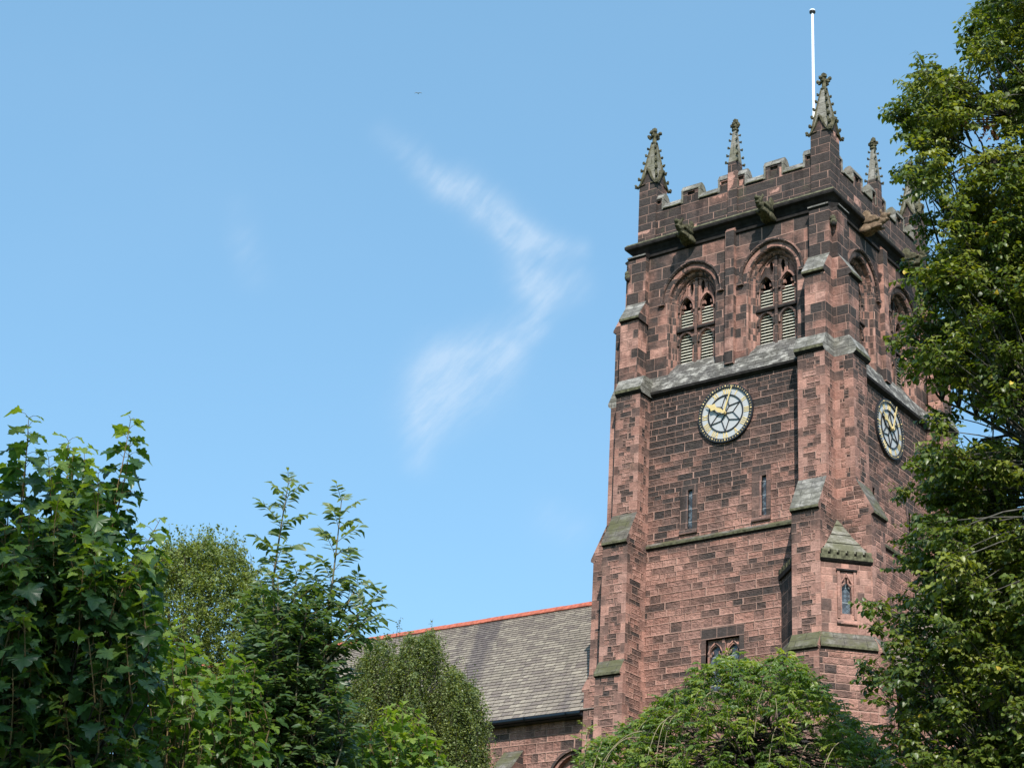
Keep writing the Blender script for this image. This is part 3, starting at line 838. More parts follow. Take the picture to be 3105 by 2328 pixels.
def corner_pinnacle(x, y):
    h = .41
    G = lambda s, d, z: Vector((x + s, y + d, z))
    m = MB()
    m.box(G, -h, h, -h, h, 37.6, 40.36, 'parapet', 'tu')
    sides = [lambda s, d, z: Vector((x + s, y - h - d, z)), lambda s, d, z: Vector((x + h + d, y + s, z)), lambda s, d, z: Vector((x - s, y + h + d, z)), lambda s, d, z: Vector((x - h - d, y - s, z))]
    for Fs in sides:
        m.poly([Fs(-h, 0, 40.36), Fs(h, 0, 40.36), Fs(.17, 0, 40.72), Fs(0, 0, 41.02), Fs(-.17, 0, 40.72)], 'parapet')
        # concave gable mouldings
        prof = [(-h - .05, 40.26), (-.28, 40.47), (-.15, 40.70), (0, 41.06), (.15, 40.70), (.28, 40.47), (h + .05, 40.26)]
        for i in range(6):
            (a, za), (b, zb) = prof[i], prof[i + 1]
            m.poly([Fs(a, .075, za), Fs(b, .075, zb), Fs(b, .075, zb + .10), Fs(a, .075, za + .10)], 'moss')
            m.poly([Fs(a, .075, za), Fs(b, .075, zb), Fs(b, 0, zb), Fs(a, 0, za)], 'corn_top')
            m.poly([Fs(a, .075, za + .1), Fs(b, .075, zb + .1), Fs(b, -.3, zb + .16), Fs(a, -.3, za + .16)], 'moss')
        crocket(m, Fs(0, .02, 41.02), Fs(0, 1, 0) - Fs(0, 0, 0), .10, 'moss')
    r0, r1, zt = .40, .085, 42.55
    for k in range(4):
        a0, a1 = pi / 4 + k * pi / 2, pi / 4 + (k + 1) * pi / 2
        q = []
        for (zz, rr) in ((40.40, r0 * 1.414), (41.2, r0 * 1.414 * .66), (zt, r1 * 1.414)):
            q.append(((x + rr * cos(a0), y + rr * sin(a0), zz), (x + rr * cos(a1), y + rr * sin(a1), zz)))
        m.poly([q[0][0], q[0][1], q[1][1], q[1][0]], 'lich'); m.poly([q[1][0], q[1][1], q[2][1], q[2][0]], 'lich')
        for j, zz in enumerate((40.34, 40.72, 41.14, 41.52, 41.90, 42.24)):
            f_ = (zz - 40.4) / (zt - 40.4)
            rr = 1.414 * (r0 * (1 - f_) + r1 * f_) * (.98 if j else 1.03)
            d = (cos(a0), sin(a0), 0)
            crocket(m, (x + rr * cos(a0), y + rr * sin(a0), zz), d, .155 - .009 * j, 'moss')
        m.tube([(x + r0 * 1.40 * cos(a0), y + r0 * 1.40 * sin(a0), 40.42), (x + r1 * 1.42 * cos(a0), y + r1 * 1.42 * sin(a0), zt)], [.05, .035], 'moss', 5)
    o = m.build('pinnacle', tower)
    finial(o, x, y, 42.5, 42.93, 43.2, .27)
for (x, y) in ((-.46, .45), (-8.34, .45), (-.46, 8.33), (-8.34, 8.33)):
    corner_pinnacle(x, y)
def middle_pinnacle(F):
    m = MB()
    m.box(F, 4.14, 4.56, -.34, .09, 37.62, 40.26, 'parapet', 'tu')
    cx, cd_ = 4.35, -.125
    r0, r1, z0, zt = .20, .075, 40.24, 41.80
    for k in range(4):
        a0, a1 = pi / 4 + k * pi / 2, pi / 4 + (k + 1) * pi / 2
        P = lambda r, a, z: F(cx + r * 1.414 * cos(a), cd_ + r * 1.414 * sin(a), z)
        m.poly([P(r0, a0, z0), P(r0, a1, z0), P(r1, a1, zt), P(r1, a0, zt)], 'lich')
        for j, zz in enumerate((40.22, 40.55, 40.92, 41.28, 41.60)):
            f_ = max(0, (zz - z0) / (zt - z0)); rr = r0 * (1 - f_) + r1 * f_
            p = P(rr, a0, zz); cc = F(cx, cd_, zz)
            crocket(m, p, p - cc, .112 - .006 * j, 'moss')
        fr = [(-.21, 0), (0, .38), (.21, 0)]
    o = m.build('pinnacle', tower)
    p = F(cx, cd_, 0)
    finial(o, p.x, p.y, 41.76, 42.02, 42.22, .145)
for sd_ in 'ABCD': middle_pinnacle(pf(sd_))
r = MB()
r.poly([(-8.5, .3, 38.0), (-.3, .3, 38.0), (-.3, 8.5, 38.0), (-8.5, 8.5, 38.0)], 'lead')
r.build('roof', tower)

# gargoyles
def gargoyle(F, s, mat, name='gargoyle'):
    m = MB()
    def B_(ss, d, z, rs, rd, rz, sub=2):
        vs, fs = ICO[sub]
        m.mesh([F(s + ss + v[0] * rs, d * .9 + v[1] * rd * .95, 37.3 + (z - 37.3) * 1.05 + v[2] * rz * 1.05) for v in vs], fs, mat, True)
    B_(0, .15, 37.18, .21, .50, .20); B_(0, .50, 37.24, .18, .46, .17); B_(0, .86, 37.34, .14, .30, .15)
    B_(0, 1.02, 37.50, .16, .18, .16)                # head
    for k in (-1, 1): B_(k * .20, .28, 37.62, .05, .22, .24); B_(k * .20, .40, 37.48, .05, .25, .14)    # raised wings
    B_(0, 1.17, 37.52, .11, .14, .07); B_(0, 1.12, 37.34, .10, .15, .045); B_(0, 1.27, 37.56, .07, .05, .05)   # open jaws, nose
    for k in (-1, 1):
        B_(k * .12, .92, 37.68, .045, .07, .09)       # ears
        B_(k * .08, 1.13, 37.55, .05, .06, .04)      # brows
        B_(k * .19, .45, 37.40, .05, .46, .10); B_(k * .21, .40, 37.50, .045, .40, .07); B_(k * .22, .20, 37.57, .04, .26, .06)   # folded wings
        B_(k * .16, .80, 37.10, .05, .20, .06); B_(k * .15, .55, 37.12, .07, .16, .10)    # fore legs
        B_(k * .19, .18, 37.06, .09, .30, .13)       # haunches
    B_(0, .45, 37.43, .04, .55, .05)
    o = m.build(name, tower, uv=False)
    md = o.modifiers.new('remesh', 'REMESH'); md.mode = 'VOXEL'; md.voxel_size = .028; md.use_smooth_shade = True
    return o
for i, c in enumerate((2.62, 6.22)):
    gargoyle(FA, c, 'moss'); gargoyle(FB, (2.65, 6.2)[i], 'gargl' if i == 0 else 'moss')

# narrow slit windows with dressed surrounds
def slit(F, s0, s1, f0, f1):
    m = MB()
    z0, z1 = 24.98, 26.53
    L = [(f0, 24.78), (f1, 24.78), (f1, 26.92), (f0, 26.92)]
    m.plate(F, L, [[(s0, z0), (s1, z0), (s1, z1 - .02), (s0, z1)]], .025, .32, 'frame', 'frame', outer_rim=False)
    for i in range(4):
        a, b = L[i], L[(i + 1) % 4]
        m.poly([F(a[0], .025, a[1]), F(b[0], .025, b[1]), F(b[0], 0, b[1]), F(a[0], 0, a[1])], 'frame')
    # rounded reveal on the far jamb
    m.tube([F(s1 + .03, .01, z0), F(s1 + .03, .01, z1)], [.05, .05], 'frame', 8)
    m.prism(F, [(.02, 24.76), (.08, 24.78), (.08, 24.84), (.02, 24.98)], f0, f1, 'frame')
    o = m.build('slit_window', tower)
    g = MB(); g.poly([F(s0, -.08, z0), F(s1, -.08, z0), F(s1, -.08, z1), F(s0, -.08, z1)], 'pane')
    g.build('pane', o)
for F, l in ((FA, ((2.80, 3.01, 2.62, 3.40), (5.92, 6.14, 5.70, 6.46))), (FB, ((2.85, 3.06, 2.6, 3.4), (5.9, 6.11, 5.7, 6.4)))):
    for q in l: slit(F, *q)

# square headed two-light window low on the tower
m = MB()
m.plate(FA, [(3.70, 18.5), (5.46, 18.5), (5.46, 21.04), (3.70, 21.04)], [[(3.89, 18.62), (5.27, 18.62), (5.27, 20.62), (3.89, 20.62)]], .012, .27, 'frame', 'pink')
for s_, z_ in (((3.70, 5.46), (21.04,)),):
    m.poly([FA(3.70, .012, 21.04), FA(5.46, .012, 21.04), FA(5.46, 0, 21.04), FA(3.70, 0, 21.04)], 'frame')
m.plate(FA, [(3.89, 18.62), (5.27, 18.62), (5.27, 20.62), (3.89, 20.62)], [arch(4.21, .235, 20.06, .34, 18.75, 6), arch(4.95, .235, 20.06, .34, 18.75, 6)], -.14, .10, 'pink', 'pink')
for c in (4.21, 4.95):
    for k in (-1, 1):
        m.tube([FA(c + k * .23, -.19, 20.05), FA(c + k * .12, -.19, 20.12), FA(c + k * .13, -.19, 20.22)], [.045, .035, .02], 'pink', 5)
        m.tube([FA(c + k * .31, -.13, 20.1), FA(c + k * .2, -.12, 20.34), FA(c, -.12, 20.52)], [.03, .03, .03], 'pink', 5)
m.box(FA, 4.52, 4.64, -.16, -.06, 18.62, 20.6, 'pink', 'b')
o = m.build('two_light_window', tower)
g = MB(); g.poly([FA(3.9, -.23, 18.62), FA(5.26, -.23, 18.62), FA(5.26, -.23, 20.6), FA(3.9, -.23, 20.6)], 'pane'); g.build('pane', o)

# stair turret between the corner buttresses, with its own little stone roof
k = 1.25
FT = lambda s, d, z: Vector((.625 + (s + d) * .70711, -.625 + (s - d) * .70711, z))   # diagonal face
m = MB()
hw = k * .70711
m.plate(FT, [(-hw, 19.8), (hw, 19.8), (hw, 22.62), (-hw, 22.62)], [arch(.0, .17, 21.62, .30, 20.62, 6)], .0, .22, 'turret', 'pink')
kb = hw + .12
m.prism(FT, [(-.5, 19.3), (.14, 19.3), (.24, 19.36), (.24, 19.44), (.0, 19.93), (-.5, 19.93)], -kb, kb, ['cornice', 'cornice', 'corn_top', 'weather_g', None, None], caps='')
m.plate(FT, [(-kb - .05, 0), (kb + .05, 0), (kb + .05, 19.32), (-kb - .05, 19.32)], [], .14, .0, 'wall_low')
for sgn in (-1, 1):                                   # the faces beyond each buttress
    P = (lambda x, y, z: Vector((x, y, z))) if sgn < 0 else (lambda x, y, z: Vector((-y, -x, z)))
    a, b = (-2.22, 0.0), (-1.08, -1.12)
    m.poly([P(a[0], a[1], 19.6), P(b[0], b[1], 19.6), P(b[0], b[1], 22.55), P(a[0], a[1], 22.55)], 'frame')
    c0, c1 = (-2.34, 0.0), (-1.08, -1.24)
    m.poly([P(*c0, 22.42), P(*c1, 22.42), P(*c1, 22.60), P(*c0, 22.60)], 'cornice')
    m.poly([P(*c0, 22.42), P(*c1, 22.42), P(*b, 22.40), P(*a, 22.40)], 'cornice')
    m.poly([P(*c0, 22.60), P(*c1, 22.60), P(-1.08, 0, 23.9)], 'weather_g')
    for i in range(5):
        f0, f1 = (i + .1) / 5, (i + .72) / 5
        q0 = (c0[0] + (c1[0] - c0[0]) * f0, c0[1] + (c1[1] - c0[1]) * f0); q1 = (c0[0] + (c1[0] - c0[0]) * f1, c0[1] + (c1[1] - c0[1]) * f1)
        o_ = Vector((-.06, -.06, 0))
        w_ = [P(q0[0], q0[1], 22.58), P(q1[0], q1[1], 22.58), P(q1[0], q1[1], 22.78), P(q0[0], q0[1], 22.78)]
        ins_ = [P(q0[0] + .09, q0[1] + .09, 22.58), P(q1[0] + .09, q1[1] + .09, 22.58), P(q1[0] + .09, q1[1] + .09, 22.82), P(q0[0] + .09, q0[1] + .09, 22.82)]
        m.poly(w_, 'moss'); m.poly([w_[3], w_[2], ins_[2], ins_[3]], 'moss'); m.poly([w_[0], w_[3], ins_[3], ins_[0]], 'moss'); m.poly([w_[1], w_[2], ins_[2], ins_[1]], 'moss')
    bb, aa = (-1.15, -1.45), (-2.62, 0.0)
    m.poly([P(*aa, 0), P(*bb, 0), P(*bb, 19.3), P(*aa, 19.3)], 'wall_low')
    m.poly([P(*aa, 19.3), P(*bb, 19.3), P(*b, 19.92), P(*a, 19.92)], 'weather_g')
tur = m.build('stair_turret', tower)
m = MB()                                              # parapet band with small merlons and the stepped stone cap
e = hw + .05
m.prism(FT, [(0, 22.40), (.05, 22.44), (.12, 22.52), (.12, 22.66), (-.05, 22.70), (-.05, 22.40)], -e, e, ['cornice', 'cornice', 'corn_top', 'moss', None, None], capmat='moss')
for i in range(6):
    c = -e + (i + .5) * 2 * e / 6
    m.prism(FT, [(-.03, 22.66), (.11, 22.66), (.12, 22.82), (.05, 22.87), (-.03, 22.87)], c - .105, c + .105, 'corn_top')
apex = Vector((0, 0, 24.32))
steps = [(0., 22.80), (.3, 23.22), (.58, 23.62), (.83, 24.05), (1., 24.32)]
for (f0, z0), (f1, z1) in zip(steps[:-1], steps[1:]):
    a0, b0 = FT(-hw + .03, 0, z0) * 1, FT(hw - .03, 0, z0)
    L0 = Vector((a0.x * (1 - f0), a0.y * (1 - f0), z0)); R0 = Vector((b0.x * (1 - f0), b0.y * (1 - f0), z0))
    L1 = Vector((a0.x * (1 - f1), a0.y * (1 - f1), z1)); R1 = Vector((b0.x * (1 - f1), b0.y * (1 - f1), z1))
    o_ = Vector((.025, -.025, 0)) if f0 > 0 else Vector((0, 0, 0))
    m.poly([L0 + o_, R0 + o_, R1, L1], 'weather_t')
    m.poly([L0 + o_, R0 + o_, R0 + Vector((-.03, .03, -.05)), L0 + Vector((-.03, .03, -.05))], 'cornice')
m.build('stone_cap', tur)
m = MB()                                              # label-moulded lancet
m.prism(FT, [(0, 22.10), (.09, 22.13), (.09, 22.19), (0, 22.25)], -.37, .37, ['cornice', 'cornice', 'pink', None], capmat='pink')
for kk in (-1, 1):
    m.box(FT, kk * .29 - .045, kk * .29 + .045, 0, .05, 20.45, 22.12, 'pink', 'b')
    m.box(FT, kk * .215 - .02, kk * .215 + .02, -.06, .02, 20.6, 22.0, 'pink', 'b')
    m.tube([FT(kk * .17, -.03, 21.60), FT(kk * .05, -.03, 21.72), FT(kk * .06, -.03, 21.86)], [.05, .04, .03], 'jamb', 5)
    m.tube([FT(kk * .24, .0, 21.66), FT(kk * .10, .01, 21.86), FT(0, .01, 22.06)], [.03, .035, .02], 'pink', 5)
m.prism(FT, [(0, 20.18), (.07, 20.24), (.07, 20.28), (-.1, 20.62), (-.2, 20.62)], -.36, .36, ['frame', 'frame', 'pink', None, None], capmat='frame')
wn = m.build('lancet_window', tur)
g = MB(); g.poly([FT(-.2, -.17, 20.5), FT(.2, -.17, 20.5), FT(.2, -.17, 22.0), FT(-.2, -.17, 22.0)], 'pane'); g.build('pane', wn)

# ------------------------------------------------------------------ clocks
def clock(F, s0, z0, label):
    c = thing('tower_clock', F(s0, 0, z0), label, 'clock', 'clock faces on the tower')
    sgn = 1
    # local (x to the viewer's right, y up): on face A the viewer's right is -s, on face B it is +s
    right = -1 if F is FA else 1
    def P(x, y, d): return F(s0 + right * x, d, z0 + y)
    def disc(mb, r0, r1, d0, d1, mat, n=72):
        for i in range(n):
            a, b = 2 * pi * i / n, 2 * pi * (i + 1) / n
            q = lambda r, t, d: P(r * sin(t), r * cos(t), d)
            if r0 == 0: mb.poly([q(0, 0, d1), q(r1, a, d1), q(r1, b, d1)], mat)
            else: mb.poly([q(r0, a, d1), q(r0, b, d1), q(r1, b, d1), q(r1, a, d1)], mat); mb.poly([q(r0, a, d0), q(r0, b, d0), q(r0, b, d1), q(r0, a, d1)], mat)
            mb.poly([q(r1, a, d0), q(r1, b, d0), q(r1, b, d1), q(r1, a, d1)], mat)
    def bar(mb, x0, y0, x1, y1, w, d0, d1, mat, w1=None):
        w1 = w if w1 is None else w1
        dx, dy = x1 - x0, y1 - y0; L = math.hypot(dx, dy); nx, ny = -dy / L, dx / L
        q = [(x0 + nx * w / 2, y0 + ny * w / 2), (x0 - nx * w / 2, y0 - ny * w / 2), (x1 - nx * w1 / 2, y1 - ny * w1 / 2), (x1 + nx * w1 / 2, y1 + ny * w1 / 2)]
        mb.poly([P(*p, d1) for p in q], mat)
        for i in range(4): mb.poly([P(*q[i], d0), P(*q[(i + 1) % 4], d0), P(*q[(i + 1) % 4], d1), P(*q[i], d1)], mat)
    m = MB(); disc(m, 0, 1.05, 0, .06, 'dial'); m.build('dial', c)
    m = MB()
    disc(m, 1.03, 1.175, 0, .11, 'black'); m.build('chapter_ring', c)
    m = MB(); disc(m, .722, .760, .06, .10, 'black')
    for h in range(6):                                # six-pointed skeleton star
        a = h * pi / 3; b = a + pi / 6; b2 = a - pi / 6
        p = (.72 * sin(a), .72 * cos(a)); q = (.32 * sin(b), .32 * cos(b)); q2 = (.32 * sin(b2), .32 * cos(b2))
        bar(m, *p, *q, .021, .06, .10, 'black'); bar(m, *p, *q2, .021, .06, .10, 'black'); bar(m, 0, 0, *q, .021, .06, .10, 'black')
    disc(m, 0, .07, .06, .12, 'black', 24)
    m.build('star_frame', c)
    m = MB()                                          # minute dots and strokes
    for i in range(60):
        a = i * pi / 30
        if i % 5 == 0:
            for k in range(12):
                t0, t1 = 2 * pi * k / 12, 2 * pi * (k + 1) / 12
                cx, cy = 1.10 * sin(a), 1.10 * cos(a)
                m.poly([P(cx, cy, .145), P(cx + .036 * sin(t0), cy + .036 * cos(t0), .125), P(cx + .036 * sin(t1), cy + .036 * cos(t1), .125)], 'gold')
                m.poly([P(cx + .036 * sin(t0), cy + .036 * cos(t0), .11), P(cx + .036 * sin(t1), cy + .036 * cos(t1), .11), P(cx + .036 * sin(t1), cy + .036 * cos(t1), .125), P(cx + .036 * sin(t0), cy + .036 * cos(t0), .125)], 'gold')
        else:
            bar(m, 1.07 * sin(a), 1.07 * cos(a), 1.13 * sin(a), 1.13 * cos(a), .020, .11, .116, 'gold')
    disc(m, 1.05, 1.15, .105, .1108, 'black')
    m.build('minute_track', c)
    NUM = {1: 'I', 2: 'II', 3: 'III', 4: 'IIII', 5: 'V', 6: 'VI', 7: 'VII', 8: 'VIII', 9: 'IX', 10: 'X', 11: 'XI', 12: 'XII'}
    WID = {'I': .078, 'V': .15, 'X': .15}
    for h in range(1, 13):
        m = MB(); a = h * pi / 6; st = NUM[h]
        tot = sum(WID[ch] for ch in st); x = -tot / 2
        def rad(u, v):                                # u along the numeral's width, v = radius
            return (v * sin(a) + u * cos(a), v * cos(a) - u * sin(a))
        r0, r1 = .785, 1.005
        for ch in st:
            w = WID[ch]; cx = x + w / 2
            if ch == 'I': bar(m, *rad(cx, r0), *rad(cx, r1), .038, .06, .076, 'gold')
            elif ch == 'V':
                bar(m, *rad(cx, r0), *rad(cx - .052, r1), .040, .06, .076, 'gold'); bar(m, *rad(cx + .004, r0), *rad(cx + .056, r1), .024, .06, .079, 'gold')
            else:
                bar(m, *rad(cx + .052, r0), *rad(cx - .052, r1), .040, .06, .076, 'gold'); bar(m, *rad(cx - .052, r0), *rad(cx + .052, r1), .024, .06, .079, 'gold')
            x += w
        m.build('numeral', c)
    # hands: three minutes past ten
    m = MB(); a = 3.2 * pi / 30
    def hd(u, v, a): return (v * sin(a) + u * cos(a), v * cos(a) - u * sin(a))
    bar(m, *hd(0, -.05, a), *hd(0, .42, a), .09, .21, .235, 'gold', .065); bar(m, *hd(0, .42, a), *hd(0, 1.09, a), .055, .21, .235, 'gold', .03)
    m.build('minute_hand', c)
    m = MB(); a = (10.05) * pi / 6
    sh = [(.05, -.08), (.05, .10), (.09, .25), (.05, .42), (.085, .50), (.16, .58), (.085, .66), (.06, .70), (.03, .80), (.0, .93)]
    pts = [hd(u, v, a) for u, v in sh] + [hd(-u, v, a) for u, v in reversed(sh[:-1])]
    loops = [[Vector((p[0], p[1], 0)) for p in pts]]
    for tri in tessellate_polygon(loops): m.poly([P(*pts[i], .19) for i in tri], 'gold')
    for i in range(len(pts)):
        p, q = pts[i], pts[(i + 1) % len(pts)]
        m.poly([P(*p, .165), P(*q, .165), P(*q, .19), P(*p, .19)], 'gold')
    m.build('hour_hand', c)
    m = MB(); disc(m, 0, .065, .10, .26, 'gold', 24); m.build('hub', c)
clock(FA, 4.50, 29.29, 'white clock face with gilt numerals on the broad sunlit side of the tower')
clock(FB, 4.38, 29.36, 'white clock face seen at a slant, partly behind the lime tree leaves')

# flagpole
fp = thing('flagpole', (-1.46, 1.49, 37.9), 'bare white flagpole rising behind the tallest corner pinnacle', 'flagpole')
m = MB(); m.tube([(-1.46, 1.49, 37.9), (-1.46, 1.49, 42.0), (-1.46, 1.49, 47.2)], [.075, .066, .05], 'white', 12); m.build('pole', fp)
m = MB()
m.tube([(-1.46, 1.49, 47.17), (-1.46, 1.49, 47.2), (-1.46, 1.49, 47.28)], [.06, .125, .125], 'black', 14)
m.tube([(-1.46, 1.49, 47.28), (-1.46, 1.49, 47.33), (-1.46, 1.49, 47.37)], [.125, .115, .05], 'white', 14)
m.build('truck_cap', fp)

# ------------------------------------------------------------------ nave and chancel
def roof_courses(mb, F, s0, s1, d_e, z_e, d_r, z_r, mat, courses):
    """overlapping slate courses from the eaves (d_e,z_e) up to the ridge (d_r,z_r)"""
    info = []
    L = math.hypot(d_r - d_e, z_r - z_e); ux, uz = (d_r - d_e) / L, (z_r - z_e) / L
    nx, nz = -uz, ux
    if nz < 0: nx, nz = -nx, -nz
    t = 0.0; i = 0
    while t < L - .02:
        h = courses(t / L)
        t1 = min(L, t + h + .05)
        a = (d_e + ux * t + nx * .040, z_e + uz * t + nz * .040)
        b = (d_e + ux * t1 + nx * .004, z_e + uz * t1 + nz * .004)
        a0 = (d_e + ux * t + nx * .006, z_e + uz * t + nz * .006)
        n_ = max(1, int((s1 - s0) / 1.5))
        for k in range(n_):
            p0, p1 = s0 + (s1 - s0) * k / n_, s0 + (s1 - s0) * (k + 1) / n_
            mb.poly([F(p0, *a), F(p1, *a), F(p1, *b), F(p0, *b)], mat); info.append(i)
            mb.poly([F(p0, *a0), F(p1, *a0), F(p1, *a), F(p0, *a)], mat); info.append(i)
        t += h; i += 1
    return info
def add_course(o, info):
    at_ = o.data.attributes.new('course', 'FLOAT', 'FACE')
    at_.data.foreach_set('value', [float(i) for i in info])

nave = thing('church_nave', (-22, 4.5, 0), 'long low sandstone nave with a slate roof and red ridge tiles, left of the tower', 'building')
FN = lambda s, d, z: Vector((-9 - s, -d, z))          # s runs away from the tower
m = MB()
m.plate(FN, [(0, 0), (27, 0), (27, 18.7), (0, 18.7)], [arch(c, 1.05, 16.05, 1.05, 13.0, 9) for c in (1.92, 7.6, 13.2, 18.8, 24.4)], -.35, .45, 'wall_low', 'pink')
m.poly([FN(27, -.35, 0), FN(27, -8.65, 0), FN(27, -8.65, 18.7), FN(27, -4.5, 24.2), FN(27, -.35, 18.7)], 'wall_low')
m.poly([FN(0, -8.65, 0), FN(27, -8.65, 0), FN(27, -8.65, 18.7), FN(0, -8.65, 18.7)], 'wall_low')
m.build('wall', nave)
for c in (1.92, 7.6, 13.2, 18.8, 24.4):
    m = MB()
    A0 = arch_in(c, 1.05, 16.05, 1.05, 13.0, .0); A1 = arch_in(c, 1.05, 16.05, 1.05, 13.0, -.12); 
    H0 = arch_in(c, 1.05, 16.05, 1.05, 16.0, -.12, 12); H1 = arch_in(c, 1.05, 16.05, 1.05, 16.0, -.22, 12)
    m.loft(FN, [[(s, -.345, z) for s, z in A0], [(s, -.345, z) for s, z in A1]], 'pink')
    m.loft(FN, [[(s, -.35, z) for s, z in H0], [(s, -.24, z) for s, z in H0], [(s, -.24, z) for s, z in H1], [(s, -.35, z) for s, z in H1]], 'frame')
    A = arch_in(c, 1.05, 16.05, 1.05, 13.0, .0)
    m.plate(FN, A, [arch(c + k * .5, .36, 15.7, .5, 13.1, 6) for k in (-1, 1)], -.60, .15, 'pink', 'pink')
    o = m.build('arched_window', nave)
    g = MB(); g.poly([FN(c - 1, -.72, 13), FN(c + 1, -.72, 13), FN(c + 1, -.72, 17.2), FN(c - 1, -.72, 17.2)], 'pane'); g.build('pane', o)
for s in (4.85, 10.4, 16.0, 21.6):
    m = MB()
    m.box(FN, s - .43, s + .43, -.35, .30, 0, 16.55, 'quoin', 'btu')
    m.prism(FN, [(-.35, 16.5), (.30, 16.5), (.38, 16.55), (.38, 16.64), (-.33, 17.45), (-.35, 17.4)], s - .46, s + .46, ['cornice', 'cornice', 'cornice', 'weather_g', None, None], capmat='frame')
    m.build('buttress', nave)
m = MB(); inf = roof_courses(m, FN, 0.0, 27.4, .02, 18.60, -4.5, 24.38, 'slate', lambda f: .235 - .105 * f)
inf += roof_courses(m, FN, 0.0, 27.4, -9.02, 18.60, -4.5, 24.38, 'slate', lambda f: .235 - .105 * f)
o = m.build('roof', nave); add_course(o, inf)
m = MB()
for i in range(62):
    s0, s1 = .0 + i * .445, .0 + (i + 1) * .445 - .008
    j = random.uniform(-.006, .006)
    m.prism(FN, [(-4.32, 24.25 + j), (-4.30, 24.28 + j), (-4.43, 24.45 + j), (-4.5, 24.50 + j), (-4.57, 24.45 + j), (-4.70, 24.28 + j), (-4.68, 24.25 + j)], s0, s1, ['terracotta'] * 6 + [None], capmat='terracotta')
m.build('ridge_tiles', o)
m = MB()
m.tube([FN(1.54, .10, 18.50), FN(27.3, .10, 18.50)], [.085, .085], 'gutter', 10)
m.box(FN, 1.5, 27.3, -.35, .01, 18.40, 18.52, 'gutter', 'b')
for i in range(13): m.tube([FN(2.2 + i * 1.9, .10, 18.50), FN(2.32 + i * 1.9, .10, 18.50)], [.096, .096], 'gutter', 10)
m.build('gutter', nave)

chancel = thing('church_chancel', (8, 4.5, 0), 'sandstone chancel with grey slate roof behind the big lime tree', 'building')
FK = lambda s, d, z: Vector((s, 2.3 - d, z - .2))
m = MB()
m.poly([FK(1.3, -1.2, 0), FK(16, -1.2, 0), FK(16, -1.2, 19.9), FK(1.3, -1.2, 19.9)], 'wall_low')
m.poly([FK(16, -1.2, 0), FK(16, -7.8, 0), FK(16, -7.8, 19.9), FK(16, -4.5, 24.2), FK(16, -1.2, 19.9)], 'wall_low')
m.poly([FK(0, -7.8, 0), FK(16, -7.8, 0), FK(16, -7.8, 19.9), FK(0, -7.8, 19.9)], 'wall_low')
m.build('wall', chancel)
m = MB(); inf = roof_courses(m, FK, .02, 16.3, -.85, 19.55, -4.5, 24.2, 'slate', lambda f: .235 - .105 * f)
inf += roof_courses(m, FK, .02, 16.3, -8.15, 19.55, -4.5, 24.2, 'slate', lambda f: .235 - .105 * f)
o = m.build('roof', chancel); add_course(o, inf)
m = MB(); m.tube([FK(1.4, -.78, 19.48), FK(16.2, -.78, 19.48)], [.085, .085], 'gutter', 10); m.build('gutter', chancel)

# gull far off in the sky
bp = at(903, 202, 230)
bird = MB()
bx = CAM_R.copy(); bz = Vector((0, 0, 1)); by = bz.cross(bx)
def bpnt(a, b, c): return bp + bx * a + by * b + bz * c
bird.tube([bpnt(-.02, -.22, 0), bpnt(0, -.1, .0), bpnt(0, .1, 0), bpnt(0, .26, .02)], [.015, .055, .06, .015], 'feather', 8)
for k in (-1, 1):
    w = [bpnt(0, -.06, .02), bpnt(0, .10, .02), bpnt(k * .25, .06, .12), bpnt(k * .27, -.07, .12), bpnt(k * .58, .12, .05), bpnt(k * .50, .00, .07)]
    up = Vector((0, 0, .014))
    for dz in (Vector((0, 0, 0)), up):
        bird.poly([w[0] + dz, w[1] + dz, w[2] + dz, w[3] + dz], 'feather'); bird.poly([w[3] + dz, w[2] + dz, w[4] + dz, w[5] + dz], 'feather')
    E = [w[0], w[3], w[5], w[4], w[2], w[1]]
    for i in range(5): bird.poly([E[i], E[i + 1], E[i + 1] + up, E[i] + up], 'feather')
tag(bird.build('bird', uv=False), 'tiny grey gull gliding in the open blue sky', 'bird')

# ------------------------------------------------------------------ trees
rng = np.random.default_rng(11)
def nrm(a):
    return a / np.maximum(1e-9, np.linalg.norm(a, axis=-1, keepdims=True))

def leaf_template(half, fold=.18, droop=.25, center=.4):
    """symmetric blade from its half outline [(x,y)], base at the origin, tip at y = 1"""
    out = list(half) + [(-x, y) for x, y in reversed(half[1:-1])]
    v = [(x, y, fold * abs(x) - droop * y * y) for x, y in out] + [(0.0, center, -droop * center * center)]
    c = len(v) - 1; k = len(out)
    f = [(c, i, (i + 1) % k) for i in range(k)]
    return np.array(v, float), np.array(f, int)
T_SYC = leaf_template([(0, 0), (.14, -.11), (.31, -.08), (.37, .05), (.30, .13), (.50, .18), (.68, .36), (.55, .39), (.51, .50), (.33, .46), (.36, .62), (.27, .67), (.21, .82), (.10, .84), (0, 1.0)], .12, .34)
T_LIME = leaf_template([(0, .02), (.26, -.06), (.45, .22), (.34, .62), (0, 1.0)], .2, .25)
T_ASH = (np.array([(0, 0, 0), (.21, .32, .05), (.16, .68, -.05), (0, 1, -.22), (-.16, .68, -.05), (-.21, .32, .05), (0, .5, -.07)], float),
         np.array([(0, 1, 6), (1, 2, 6), (2, 3, 6), (3, 4, 6), (4, 5, 6), (5, 0, 6)]))
T_BIRCH = (np.array([(0, 0, 0), (.36, .38, .08), (0, 1, -.1), (-.36, .38, .08)], float), np.array([(0, 1, 2), (0, 2, 3)]))

